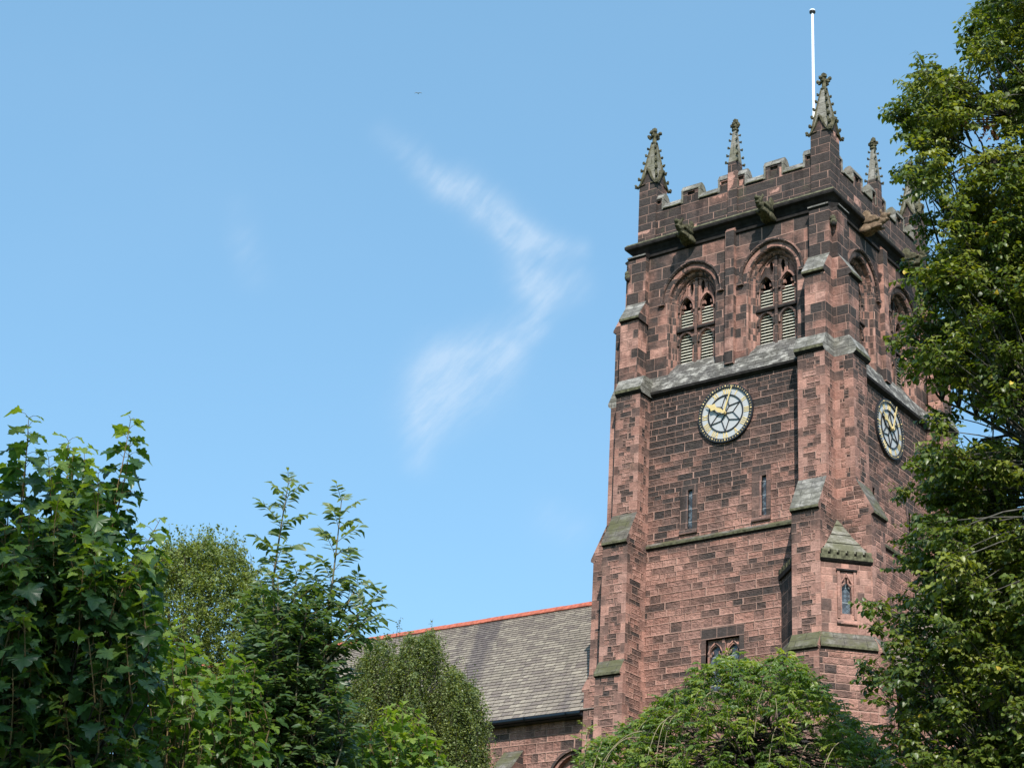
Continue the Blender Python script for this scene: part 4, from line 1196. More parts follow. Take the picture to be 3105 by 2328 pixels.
class Leaves:
    def __init__(s): s.p = []; s.d = []; s.n = []; s.s = []; s.t = []
    def add(s, p, d, n, size, tint):
        s.p.append(np.asarray(p, float)); s.d.append(np.asarray(d, float)); s.n.append(np.asarray(n, float)); s.s.append(size); s.t.append(tint)
    def extend(s, P, D, N_, Sz, Tn):
        s.p += list(P); s.d += list(D); s.n += list(N_); s.s += list(Sz); s.t += list(Tn)
    def build(s, name, tpl, mat, parent, label=None):
        P = np.array(s.p); D = nrm(np.array(s.d)); N_ = np.array(s.n)
        N_ = nrm(N_ - D * np.sum(N_ * D, -1, keepdims=True)); X = np.cross(D, N_)
        Sz = np.array(s.s)[:, None, None]; V, Fc = tpl
        wd = 1 + rng.uniform(-.14, .14, (len(P), 1, 1))
        cu = rng.uniform(-.1, 1.9, (len(P), 1, 1))
        jt = rng.normal(0, .035, (len(P), len(V), 3)) if len(V) > 6 else np.zeros((1, len(V), 3))
        W_ = P[:, None, :] + Sz * (V[None, :, 0:1] * X[:, None, :] * wd + V[None, :, 1:2] * D[:, None, :] + V[None, :, 2:3] * N_[:, None, :] * cu + jt)
        off = np.array(ORG[parent.name])
        nv, k = len(P) * len(V), len(V)
        fc = (Fc[None] + (np.arange(len(P)) * k)[:, None, None]).reshape(-1, 3)
        me = bpy.data.meshes.new(name)
        me.vertices.add(nv); me.vertices.foreach_set('co', (W_.reshape(-1, 3) - off).astype(np.float32).ravel())
        me.loops.add(fc.size); me.loops.foreach_set('vertex_index', fc.astype(np.int32).ravel())
        me.polygons.add(len(fc)); me.polygons.foreach_set('loop_start', np.arange(0, fc.size, 3, dtype=np.int32))
        me.update(calc_edges=True)
        a = me.attributes.new('tint', 'FLOAT', 'POINT')
        a.data.foreach_set('value', np.repeat(np.clip(np.array(s.t), 0, 1), k).astype(np.float32))
        me.materials.append(MT[mat])
        o = link(name, me, parent)
        if label: o['label'] = label
        return o

UP = np.array((0, 0, 1.0))
SUNV = np.array(SUN_D)          # blades turn their faces to the light
V3 = lambda v: np.array((v.x, v.y, v.z))
rv = lambda s=1.0: rng.normal(0, s, 3)

def bez(p0, p1, p2, n=8):
    t = np.linspace(0, 1, n)[:, None]
    return (1 - t) ** 2 * p0 + 2 * t * (1 - t) * p1 + t * t * p2

def in_poly(x, y, P):
    c = False; j = len(P) - 1
    for i in range(len(P)):
        if (P[i][1] > y) != (P[j][1] > y) and x < (P[j][0] - P[i][0]) * (y - P[i][1]) / (P[j][1] - P[i][1]) + P[i][0]: c = not c
        j = i
    return c
def sample_poly(P, n, mind=0):
    xs = [p[0] for p in P]; ys = [p[1] for p in P]; out = []; tries = 0
    while len(out) < n and tries < 60000:
        tries += 1
        x, y = rng.uniform(min(xs), max(xs)), rng.uniform(min(ys), max(ys))
        if in_poly(x, y, P) and all((x - a) ** 2 + (y - b) ** 2 > mind * mind for a, b in out[-400:]): out.append((x, y))
    return out

# ---- palmate shoots: sycamore and maple
def palmate_shoot(L, wood, base, tip, size, gap, tint0, tipt=1.0, n_top=5):
    base = np.asarray(base, float); tip = np.asarray(tip, float)
    ln = np.linalg.norm(tip - base)
    mid = (base + tip) / 2 + rv(.03 * ln)
    pts = bez(base, mid, tip, 9)
    rad = np.linspace(.004 + .004 * ln, .0022, 9)
    wood.tube([Vector(p) for p in pts], list(rad), 'b_stem', 5, cap=False)
    k = int(ln / gap); ph = rng.uniform(0, pi)
    for i in range(k + 1):
        f = 1 - i * gap / ln
        if f < 0.02: break
        p = bez(base, mid, tip, 2)[0] * 0 + ((1 - f) ** 2 * base + 2 * f * (1 - f) * mid + f * f * tip)
        age = min(1.0, (i + .6) / n_top)
        for side in (0, 1):
            if rng.random() < .06: continue
            a = ph + (i % 2) * pi / 2 + side * pi + rng.normal(0, .25)
            o = np.array((cos(a), sin(a), 0))
            pet = (.5 + .5 * age) * size * rng.uniform(.55, .95)
            q = p + o * pet * .85 + UP * pet * (.45 if age < .6 else .30)
            wood.tube([Vector(p), Vector(p * .5 + q * .5 + UP * .01), Vector(q)], [.0022, .0018, .0015], 'b_stem', 3, cap=False)
            dro = rng.uniform(.2, 1.0) * (.35 + .65 * age)
            d = o - UP * dro + rv(.15)
            n_ = UP * .8 + o * dro * .9 + SUNV * .38 + rv(.27)
            L.add(q, d, n_, size * (.62 + .38 * age) * rng.uniform(.62, 1.2), np.clip(tint0 + (1 - age) * tipt * .8 + rng.normal(0, .09), 0, 1))

def palmate_tree(name, label, cat, base, tips, size, gap, mat, stem='b_dark', tint0=.25, trunk_r=.08, fork=2.2, tipt=1.0):
    t = thing(name, base, label, cat)
    L = Leaves(); tw = MB(); tr = MB()
    base = np.array(base)
    fk = base + UP * fork
    tr.tube([Vector(base), Vector(base + UP * fork * .5 + rv(.03)), Vector(fk)], [trunk_r, trunk_r * .85, trunk_r * .75], stem, 8)
    for (bp_, tp_, sz, tn) in tips:
        palmate_shoot(L, tw, bp_, tp_, size * sz, gap * sz, tint0 + tn, tipt)
        m_ = fk * .45 + np.array(bp_) * .55; m_[:2] = fk[:2] * .7 + np.array(bp_)[:2] * .3
        pts = bez(fk, m_, np.array(bp_), 8)
        tr.tube([Vector(p) for p in pts], list(np.linspace(trunk_r * .2, .006, 8)), stem if rng.random() < .85 else 'b_stem', 5, cap=False)
    tr.build('trunk', t, uv=False); tw.build('shoots', t, uv=False)
    L.build('crown', T_SYC, mat, t)
    return t

# sycamore on the left edge, about 13 m off
tips = []
LEAD = [(62, 902, 35, 1250, 12.6), (148, 952, 150, 1230, 13.2), (105, 988, 115, 1200, 12.9), (182, 975, 178, 1230, 13.4), (282, 906, 222, 1180, 13.0), (212, 1022, 205, 1240, 12.5),
        (125, 1085, 120, 1270, 12.4), (18, 1005, 5, 1240, 13.0), (62, 1098, 58, 1290, 12.3), (165, 1070, 160, 1290, 12.8), (342, 1128, 268, 1260, 12.7), (300, 1185, 240, 1330, 12.4), (248, 1075, 225, 1270, 13.1),
        (10, 1135, 20, 1330, 12.5), (345, 1195, 265, 1320, 13.0), (30, 1190, 40, 1360, 12.2), (95, 1160, 95, 1340, 12.6), (205, 1150, 200, 1330, 12.2), (-20, 1060, -15, 1260, 12.9), (265, 1240, 225, 1380, 12.2)]
for (x0, y0, x1, y1, dd) in LEAD:
    tips.append((V3(at(x1, y1, dd)), V3(at(x0, y0, dd - .1)), 1.05, 0.0))
    tips.append((V3(at(x1 + rng.uniform(-14, 14), y1 + 10, dd + .1)), V3(at(x0 + rng.uniform(-12, 12), y0 + rng.uniform(18, 45), dd + rng.uniform(-.2, .2))), 1.1, 0.0))
DENSE = [(-120, 1150), (60, 1140), (200, 1150), (300, 1200), (335, 1290), (322, 1420), (300, 1520), (320, 1720), (-120, 1720)]
for (x, y) in sample_poly(DENSE, 385, 9):
    dd = rng.uniform(11.9, 15.0)
    l = rng.uniform(90, 170)
    tips.append((V3(at(x + rng.uniform(-35, 25), y + l, dd + .15)), V3(at(x, y, dd)), rng.uniform(.85, 1.12), -.13 if y > 1330 else -.05))
bs = at(110, 1500, 13.4)
palmate_tree('sycamore_tree', 'dark green sycamore with tall leafy leader shoots at the left edge', 'tree', (bs.x, bs.y, 0), tips, .140, .068, 'l_syc', trunk_r=.10, fork=2.6, tint0=.30)

# young maples in front of the birches
def maple(label, tops, polys, n, dist, size, base_px, tint0=.35):
    tips = []
    for (x0, y0, l) in tops:
        d0 = dist + rng.uniform(-.3, .3)
        tips.append((V3(at(x0 + rng.uniform(-12, 12), y0 + l, d0)), V3(at(x0, y0, d0)), 1.0, .12))
    for (x, y) in sample_poly(polys, n, 10):
        d0 = dist + rng.uniform(-.7, 1.0)
        tips.append((V3(at(x + rng.uniform(-30, 30), y + rng.uniform(50, 110), d0 + .1)), V3(at(x, y, d0)), rng.uniform(.8, 1.1), -.06))
    b = at(base_px, 1640, dist + .2)
    return palmate_tree('maple_sapling', label, 'sapling', (b.x, b.y, 0), tips, size, size * .62, 'l_maple', stem='b_stem', tint0=tint0, trunk_r=.035, fork=2.3)
maple('young maple shoot with yellow green top leaves beside the dark sycamore', [(395, 1338, 150), (388, 1420, 120), (420, 1400, 140), (360, 1395, 120)], [(330, 1420), (380, 1360), (430, 1390), (445, 1500), (440, 1720), (310, 1720), (310, 1520)], 90, 14.6, .13, 375, .22)
maple('young maple with drooping leaves between the sycamore and the ash', [(492, 1470, 120), (505, 1395, 120), (470, 1440, 110), (530, 1440, 110)], [(450, 1470), (500, 1400), (560, 1430), (570, 1520), (575, 1720), (430, 1720), (440, 1560)], 90, 15.4, .125, 505, .12)
maple('bright yellow green maple sapling low in front of the weeping birch', [(868, 1520, 110), (835, 1535, 100), (905, 1545, 100), (800, 1570, 90), (940, 1600, 80)], [(760, 1580), (830, 1530), (880, 1520), (930, 1570), (960, 1640), (960, 1720), (720, 1720), (730, 1620)], 100, 17.5, .12, 860, .48)

# ---- pinnate leaves: ash trees
def pinnate(L, wood, p, d, length, leaflet, pairs, tint, droop=.35, roll=None):
    d = nrm(np.asarray(d, float))
    side = np.cross(d, UP); side = nrm(side + rv(.15)); nn = nrm(np.cross(side, d)) if roll is None else roll
    if nn[2] < 0: nn = -nn
    nn = nn * .55 + SUNV * .8
    pts = []
    for i in range(pairs + 1):
        f = (.22 + .78 * i / pairs)
        q = p + d * length * f - UP * droop * length * f * f * .5
        pts.append(q)
        dd = nrm(d - UP * droop * f)
        sz = leaflet * (1.05 - .25 * abs(f - .6)) * rng.uniform(.85, 1.12)
        if i == pairs: L.add(q, dd - UP * .15, nn + rv(.3), sz, tint)
        else:
            for s_ in (-1, 1):
                L.add(q, side * s_ * .85 + dd * .6 - UP * rng.uniform(.05, .4), nn + rv(.35), sz, np.clip(tint + rng.normal(0, .08), 0, 1))
    if wood is not None:
        wood.tube([Vector(p)] + [Vector(q) for q in pts[::2]], [.003] * (1 + len(pts[::2])), 'b_stem', 3, cap=False)

def ash_shoot(L, wood, base, tip, leaf, leaflet, gap, tint, wmat='b_grey', droop=.35, r0=.012, lift=.55):
    base = np.asarray(base, float); tip = np.asarray(tip, float); ln = np.linalg.norm(tip - base)
    mid = (base + tip) / 2 + rv(.02 * ln)
    pts = bez(base, mid, tip, 8)
    wood.tube([Vector(p) for p in pts], list(np.linspace(r0, .004, 8)), wmat, 5, cap=False)
    ph = rng.uniform(0, pi); k = int(ln / gap); ax = nrm(tip - base)
    for i in range(k + 1):
        f = 1 - i * gap / ln
        if f < .03: break
        p = (1 - f) ** 2 * base + 2 * f * (1 - f) * mid + f * f * tip
        age = min(1.0, (i + 1) / 3.5)
        for s_ in (0, 1):
            a = ph + (i % 2) * pi / 2 + s_ * pi + rng.normal(0, .2)
            o = np.array((cos(a), sin(a), 0))
            pinnate(L, wood, p, o + ax * (lift + .5 * (1 - age)), leaf * (.45 + .55 * age) * rng.uniform(.85, 1.1), leaflet * (.6 + .4 * age), 4 if age < .6 else 5, np.clip(tint + (1 - age) * .3, 0, 1), droop)

def ash_tree():
    b = at(650, 1640, 16.3)
    t = thing('ash_tree', (b.x, b.y, 0), 'young ash tree with two feathery leader shoots against the sky', 'tree')
    L = Leaves(); tw = MB(); tr = MB(); base = np.array((b.x, b.y, 0.0)); fk = base + UP * 3.2
    tr.tube([Vector(base), Vector(base + UP * 1.6), Vector(fk)], [.08, .07, .06], 'b_grey', 8)
    SH = [(622, 1047, 590, 1250, 16.0, .30), (737, 1082, 705, 1345, 16.2, .32), (800, 1300, 715, 1400, 16.1, .12), (770, 1265, 712, 1380, 16.3, .1), (785, 1345, 700, 1430, 15.9, .05),
          (568, 1270, 575, 1400, 16.2, .12), (640, 1235, 625, 1380, 16.0, .1), (600, 1250, 600, 1400, 15.8, .15), (668, 1290, 655, 1420, 16.2, .05), (690, 1260, 690, 1400, 16.5, .12), (545, 1310, 570, 1430, 16.3, .1)]
    for (x0, y0, x1, y1, dd, tn) in SH:
        bp_, tp_ = V3(at(x1, y1, dd)), V3(at(x0, y0, dd))
        ash_shoot(L, tw, bp_, tp_, .31, .118, .135 if tn > .2 else .10, .34 + tn, lift=.9)
        m_ = fk * .5 + bp_ * .5; m_[:2] = fk[:2] * .6 + bp_[:2] * .4
        tr.tube([Vector(p) for p in bez(fk, m_, bp_, 8)], list(np.linspace(.03, .012, 8)), 'b_grey', 6, cap=False)
    for (x, y) in sample_poly([(560, 1290), (640, 1260), (705, 1330), (722, 1400), (735, 1500), (740, 1720), (560, 1720), (545, 1450)], 115, 12):
        dd = rng.uniform(15.6, 17.2); bp_, tp_ = V3(at(x + rng.uniform(-25, 25), y + rng.uniform(70, 120), dd + .1)), V3(at(x, y, dd))
        ash_shoot(L, tw, bp_, tp_, .24, .108, .085, .24, 'b_dark', lift=.7)
        m_ = fk * .5 + bp_ * .5; m_[:2] = fk[:2] * .6 + bp_[:2] * .4
        tr.tube([Vector(p) for p in bez(fk, m_, bp_, 6)], list(np.linspace(.018, .008, 6)), 'b_grey', 4, cap=False)
    tr.build('trunk', t, uv=False); tw.build('shoots', t, uv=False); L.build('crown', T_ASH, 'l_ash', t)
ash_tree()

# ---- birches: small leaves on hanging twigs
def birch(name, label, base, dist, dd, top, n, leaf, mat, rangex, maxlen, gapm, hang=1.0, up=14, core=2.0, bottom=1720):
    b = at(base, 1640, dist)
    t = thing(name, (b.x, b.y, 0), label, 'tree')
    L = Leaves(); tw = MB(); tr = MB(); base3 = np.array((b.x, b.y, 0.0))
    xs = [p[0] for p in top]; ys = [p[1] for p in top]
    zt = V3(at(xs[len(xs) // 2], min(ys) + 40, dist))[2]
    mt = V3(at(xs[int(np.argmin(ys))], min(ys) + 60, dist))
    tr.tube([Vector(p) for p in bez(base3, base3 + UP * zt * .5, mt, 10)], list(np.linspace(.16, .02, 10)), 'b_grey', 8)
    P, D, N_, Sz, Tn = [], [], [], [], []
    cl = np.linspace(rangex[0] + 6, rangex[1] - 6, 34) + rng.normal(0, 4, 34); cu_ = rng.random(34) ** 1.3; cd2 = rng.uniform(-1, 1, 34)
    for i in range(n):
        x = rng.uniform(*rangex)
        if hang > .5:
            j = rng.integers(34); x = float(np.clip(cl[j] + rng.normal(0, 10), *rangex))
        y0 = np.interp(x, xs, ys)
        u = rng.random() ** 1.4
        if hang > .5: u = abs(cu_[j] * .9 + rng.normal(0, .08)) if i % 2 else u
        y = y0 + u * (bottom - y0) * .82 + rng.uniform(0, 12)
        if hang > .5:
            y += abs(rng.normal(0, 12)) - 9 * sin(x * .047 + 1.) - 6 * sin(x * .13); x += rng.normal(0, 9) * (rng.random() < .25)
            if ((x - 922) / 26) ** 2 + ((y - 1462) / 42) ** 2 < 1 and rng.random() < .9: continue
            if sin(x * .06 + y * .02) + sin(y * .045 - x * .03) + sin(x * .13) < -.9 and rng.random() < .8: continue
        # depth: nearer the outline the crown is thinner
        edge = min(1.0, (y - y0 + 12) / 120.0) * min(1.0, (min(x - rangex[0], rangex[1] - x) + 14) / 70.0)
        q = V3(at(x, y, dist + (rng.uniform(-1, 1) if hang < .5 else cd2[j] + rng.normal(0, .15)) * dd * sqrt(max(.05, edge))))
        ln = min(rng.uniform(.4, 1.0) * maxlen, max(.25, q[2] * .35))
        a = rng.uniform(0, 2 * pi); o = np.array((cos(a), sin(a), 0)) * .22 * ln * rng.uniform(.3, 1.2)
        if hang > .5: p1 = q + o * .8 + UP * .08 * ln; p2 = q + o - UP * ln
        else: p1 = q + o + UP * .1 * ln; p2 = q + o * 2 - UP * ln * rng.uniform(-.6, .8)
        m_ = int(ln / gapm); tt = np.linspace(.0, 1, max(4, m_))[:, None]
        pts = (1 - tt) ** 2 * q + 2 * tt * (1 - tt) * p1 + tt * tt * p2
        if i % 3 == 0:
            tw.tube([Vector(p) for p in bez(q, p1, p2, 5)], [.006, .005, .004, .003, .002], 'b_dark', 3, cap=False)
        k = len(pts)
        jit = rng.normal(0, .028, (k, 3)); an = rng.uniform(0, 2 * pi, k)
        od = np.stack([np.cos(an), np.sin(an), rng.uniform(-1.3, .1, k)], -1)
        nn = np.stack([np.cos(an) * .9, np.sin(an) * .9, rng.uniform(.1, 1.1, k)], -1) + rng.normal(0, .35, (k, 3)) + SUNV * .7
        P += list(pts + jit); D += list(od); N_ += list(nn); Sz += list(leaf * rng.uniform(.7, 1.15, k)); Tn += list(np.clip(rng.normal(.45, .2, k) + (rng.random(k) < .06) * .4, 0, 1))
    L.extend(P, D, N_, Sz, Tn)
    # a few bare-looking leading twigs above the outline
    for i in range(up):
        x = rng.uniform(rangex[0] + 20, rangex[1] - 20); y0 = np.interp(x, xs, ys)
        q = V3(at(x, y0 + 25, dist)); l = rng.uniform(.3, .6); tip = q + UP * l + np.append(rng.normal(0, .12, 2), 0)
        tw.tube([Vector(p) for p in bez(q, q + UP * l * .7, tip, 5)], [.006, .005, .004, .003, .002], 'b_dark', 3, cap=False)
        for f in np.linspace(.1, 1, 14):
            L.add(q * (1 - f) + tip * f + rv(.03), rv(1) - UP * .5, rv(.5) + UP, leaf * .9, .5)
    for i in range(26):
        x = rng.uniform(*rangex); y = np.interp(x, xs, ys) + rng.uniform(20, 200)
        q = V3(at(x, y, dist + rng.uniform(-.5, .5) * dd)); s0 = base3 + UP * q[2] * rng.uniform(.45, .7); s0[:2] += (mt - base3)[:2] * .5
        tr.tube([Vector(p) for p in bez(s0, s0 * .5 + q * .5 + UP * .6, q, 7)], list(np.linspace(.028, .007, 7)), 'b_dark', 5, cap=False)
    tr.build('trunk', t, uv=False); tw.build('twigs', t, uv=False); L.build('crown', T_BIRCH, mat, t)
birch('birch_tree', 'olive green birch with a rounded top behind the dark sycamore', 430, 34, 2.0, [(255, 1330), (300, 1260), (335, 1205), (365, 1182), (400, 1170), (440, 1163), (485, 1176), (520, 1200), (548, 1240), (580, 1300), (610, 1370)], 3400, .066, 'l_birch', (255, 612), 1.0, .028, hang=.2, up=16)
birch('weeping_birch', 'weeping birch with hanging curtains of small leaves before the slate roof', 900, 35, 1.5, [(730, 1500), (760, 1445), (782, 1408), (806, 1374), (830, 1372), (860, 1362), (900, 1352), (932, 1362), (944, 1400), (950, 1432), (975, 1430), (1005, 1442), (1026, 1470), (1036, 1530), (1044, 1600), (1054, 1650)], 3200, .053, 'l_wbirch', (735, 1046), 2.0, .026, hang=1.0, up=9)

# ---- weeping ash before the tower
def weeping_ash():
    dist = 29.5
    b = at(1620, 1640, dist)
    t = thing('weeping_ash', (b.x, b.y, 0), 'weeping ash with arching pale twigs in front of the tower foot', 'tree')
    L = Leaves(); tr = MB(); tw = tr; base3 = np.array((b.x, b.y, 0.0))
    top = [(1255, 1660), (1300, 1612), (1345, 1580), (1395, 1550), (1440, 1512), (1480, 1480), (1520, 1445), (1560, 1424), (1600, 1434), (1640, 1430), (1690, 1415), (1730, 1440), (1765, 1490), (1800, 1530), (1840, 1570), (1890, 1612), (1950, 1668)]
    xs = [p[0] for p in top]; ys = [p[1] for p in top]
    cr = V3(at(1630, 1640, dist))
    tr.tube([Vector(p) for p in bez(base3, base3 + UP * cr[2] * .6 + rv(.15), cr, 9)], list(np.linspace(.2, .08, 9)), 'b_lime', 9)
    for i in range(680):
        x = rng.uniform(1262, 1945); y0 = np.interp(x, xs, ys); u = rng.random() ** 1.25
        y = y0 + 6 + u * (1730 - y0)
        fld = sin(x * .031 + 1.3) + sin(y * .043 + x * .012) + sin(x * .017 - y * .029 + 2.) + sin(x * .071 + y * .06)
        if fld < -.9 and rng.random() < .75: continue
        y -= 9 * sin(x * .083) + 7 * sin(x * .19 + 1.) if y - y0 < 40 else 0
        edge = min(1.0, max(.02, (y - y0 + 20) / 160.0))
        q = V3(at(x, y, dist + rng.uniform(-1, 1) * 2.4 * sqrt(edge)))
        ln = rng.uniform(.35, 1.0)
        out = q - cr; out[2] = 0; out = nrm(out + rv(.5)); out[2] = 0
        p1 = q + out * .25 * ln + UP * .10; p2 = q + out * .55 * ln - UP * ln * .7
        pts = bez(q, p1, p2, 7)
        pale = rng.random() < .38
        tw.tube([Vector(p) for p in pts], list(np.linspace(.008, .003, 7)), 'b_twig' if pale and i % 3 == 0 else 'b_dark', 4, cap=False)
        if i % 4 == 0:
            s0 = cr + rv(.2) + UP * rng.uniform(-.4, .5)
            tr.tube([Vector(p) for p in bez(s0, (s0 + q) / 2 + UP * .1, q, 7)], list(np.linspace(.02, .006, 7)), 'b_dark', 5, cap=False)
        tint = np.clip(.45 + .3 * rng.normal() * .6, .05, .95)
        for f in np.arange(.02, 1.0, .10 / ln):
            p = (1 - f) ** 2 * q + 2 * f * (1 - f) * p1 + f * f * p2
            for s_ in (0, 1):
                if rng.random() < (.28 if not pale else .45): continue
                a = rng.uniform(0, 2 * pi); o = np.array((cos(a), sin(a), rng.uniform(-.6, .8)))
                pinnate(L, None, p, o, .18 * rng.uniform(.75, 1.2), .080, 4, np.clip(tint + rng.normal(0, .12) + (1 - f) * .12, 0, 1), .35)
    for i in range(70):                              # loose tufts that break the outline
        x = rng.uniform(1275, 1930); y = np.interp(x, xs, ys) + rng.uniform(-14, 16)
        q = V3(at(x, y + 26, dist + rng.uniform(-1, 1))); e = V3(at(x + rng.normal(0, 12), y - 6, dist + rng.uniform(-.5, .5)))
        tw.tube([Vector(q), Vector((q + e) / 2 + rv(.03)), Vector(e)], [.007, .005, .003], 'b_dark', 4, cap=False)
        for k in range(7):
            p = q + (e - q) * rng.uniform(.2, 1.05)
            a = rng.uniform(0, 2 * pi)
            pinnate(L, None, p, np.array((cos(a), sin(a), rng.uniform(-.2, .8))), .19 * rng.uniform(.7, 1.2), .085, 4, np.clip(.62 + rng.normal(0, .15), 0, 1), .4)
    # arching bare twigs at the upper left
    for (x0, y0, x1, y1, x2, y2) in ((1470, 1560, 1420, 1520, 1395, 1650), (1470, 1560, 1428, 1505, 1415, 1660), (1500, 1580, 1440, 1480, 1432, 1650), (1400, 1600, 1330, 1560, 1290, 1690), (1430, 1590, 1340, 1540, 1275, 1700), (1560, 1500, 1520, 1470, 1505, 1560), (1700, 1570, 1670, 1530, 1660, 1650), (1660, 1480, 1640, 1470, 1628, 1590), (1800, 1560, 1850, 1520, 1875, 1590), (1760, 1610, 1735, 1580, 1720, 1690), (1590, 1620, 1560, 1560, 1545, 1690), (1830, 1600, 1790, 1590, 1770, 1700)):
        dd = dist - 1.3 + rng.uniform(-.3, .3)
        tw.tube([Vector(p) for p in bez(V3(at(x0, y0, dd + .4)), V3(at(x1, y1, dd)), V3(at(x2, y2, dd - .2)), 12)], list(np.linspace(.010, .004, 12)), 'b_twig', 5, cap=False)
    # upright snags at the top left
    for (x0, y0, x1, y1) in ((1470, 1560, 1455, 1500), (1590, 1450, 1600, 1415), (1690, 1440, 1700, 1408)):
        tw.tube([at(x0, y0, dist - .6), at((x0 + x1) / 2 - 4, (y0 + y1) / 2, dist - .6), at(x1, y1, dist - .6)], [.016, .013, .008], 'b_dark', 5)
    tr.build('trunk', t, uv=False); L.build('crown', T_ASH, 'l_wash', t)
weeping_ash()

# single ash seedling stem left of it
def sapling():
    dist = 27.
    b = at(1262, 1640, dist)
    t = thing('ash_sapling', (b.x, b.y, 0), 'slim ash sapling with a yellow green stem left of the weeping ash', 'sapling')
    L = Leaves(); tw = MB(); tr = MB()
    top = V3(at(1268, 1572, dist)); base3 = np.array((b.x, b.y, 0.0)); md_ = V3(at(1258, 1690, dist))
    tr.tube([Vector(base3), Vector(md_), Vector(top)], [.03, .018, .006], 'b_twig', 6)
    ash_shoot(L, tw, V3(at(1262, 1640, dist)), top, .26, .085, .10, .62, 'b_twig')
    ash_shoot(L, tw, V3(at(1275, 1680, dist)), V3(at(1300, 1600, dist)), .24, .085, .12, .45, 'b_twig')
    ash_shoot(L, tw, V3(at(1250, 1730, dist)), V3(at(1252, 1640, dist)), .24, .085, .12, .45, 'b_twig')
    tr.build('trunk', t, uv=False); tw.build('shoots', t, uv=False); L.build('crown', T_ASH, 'l_wash', t)
sapling()

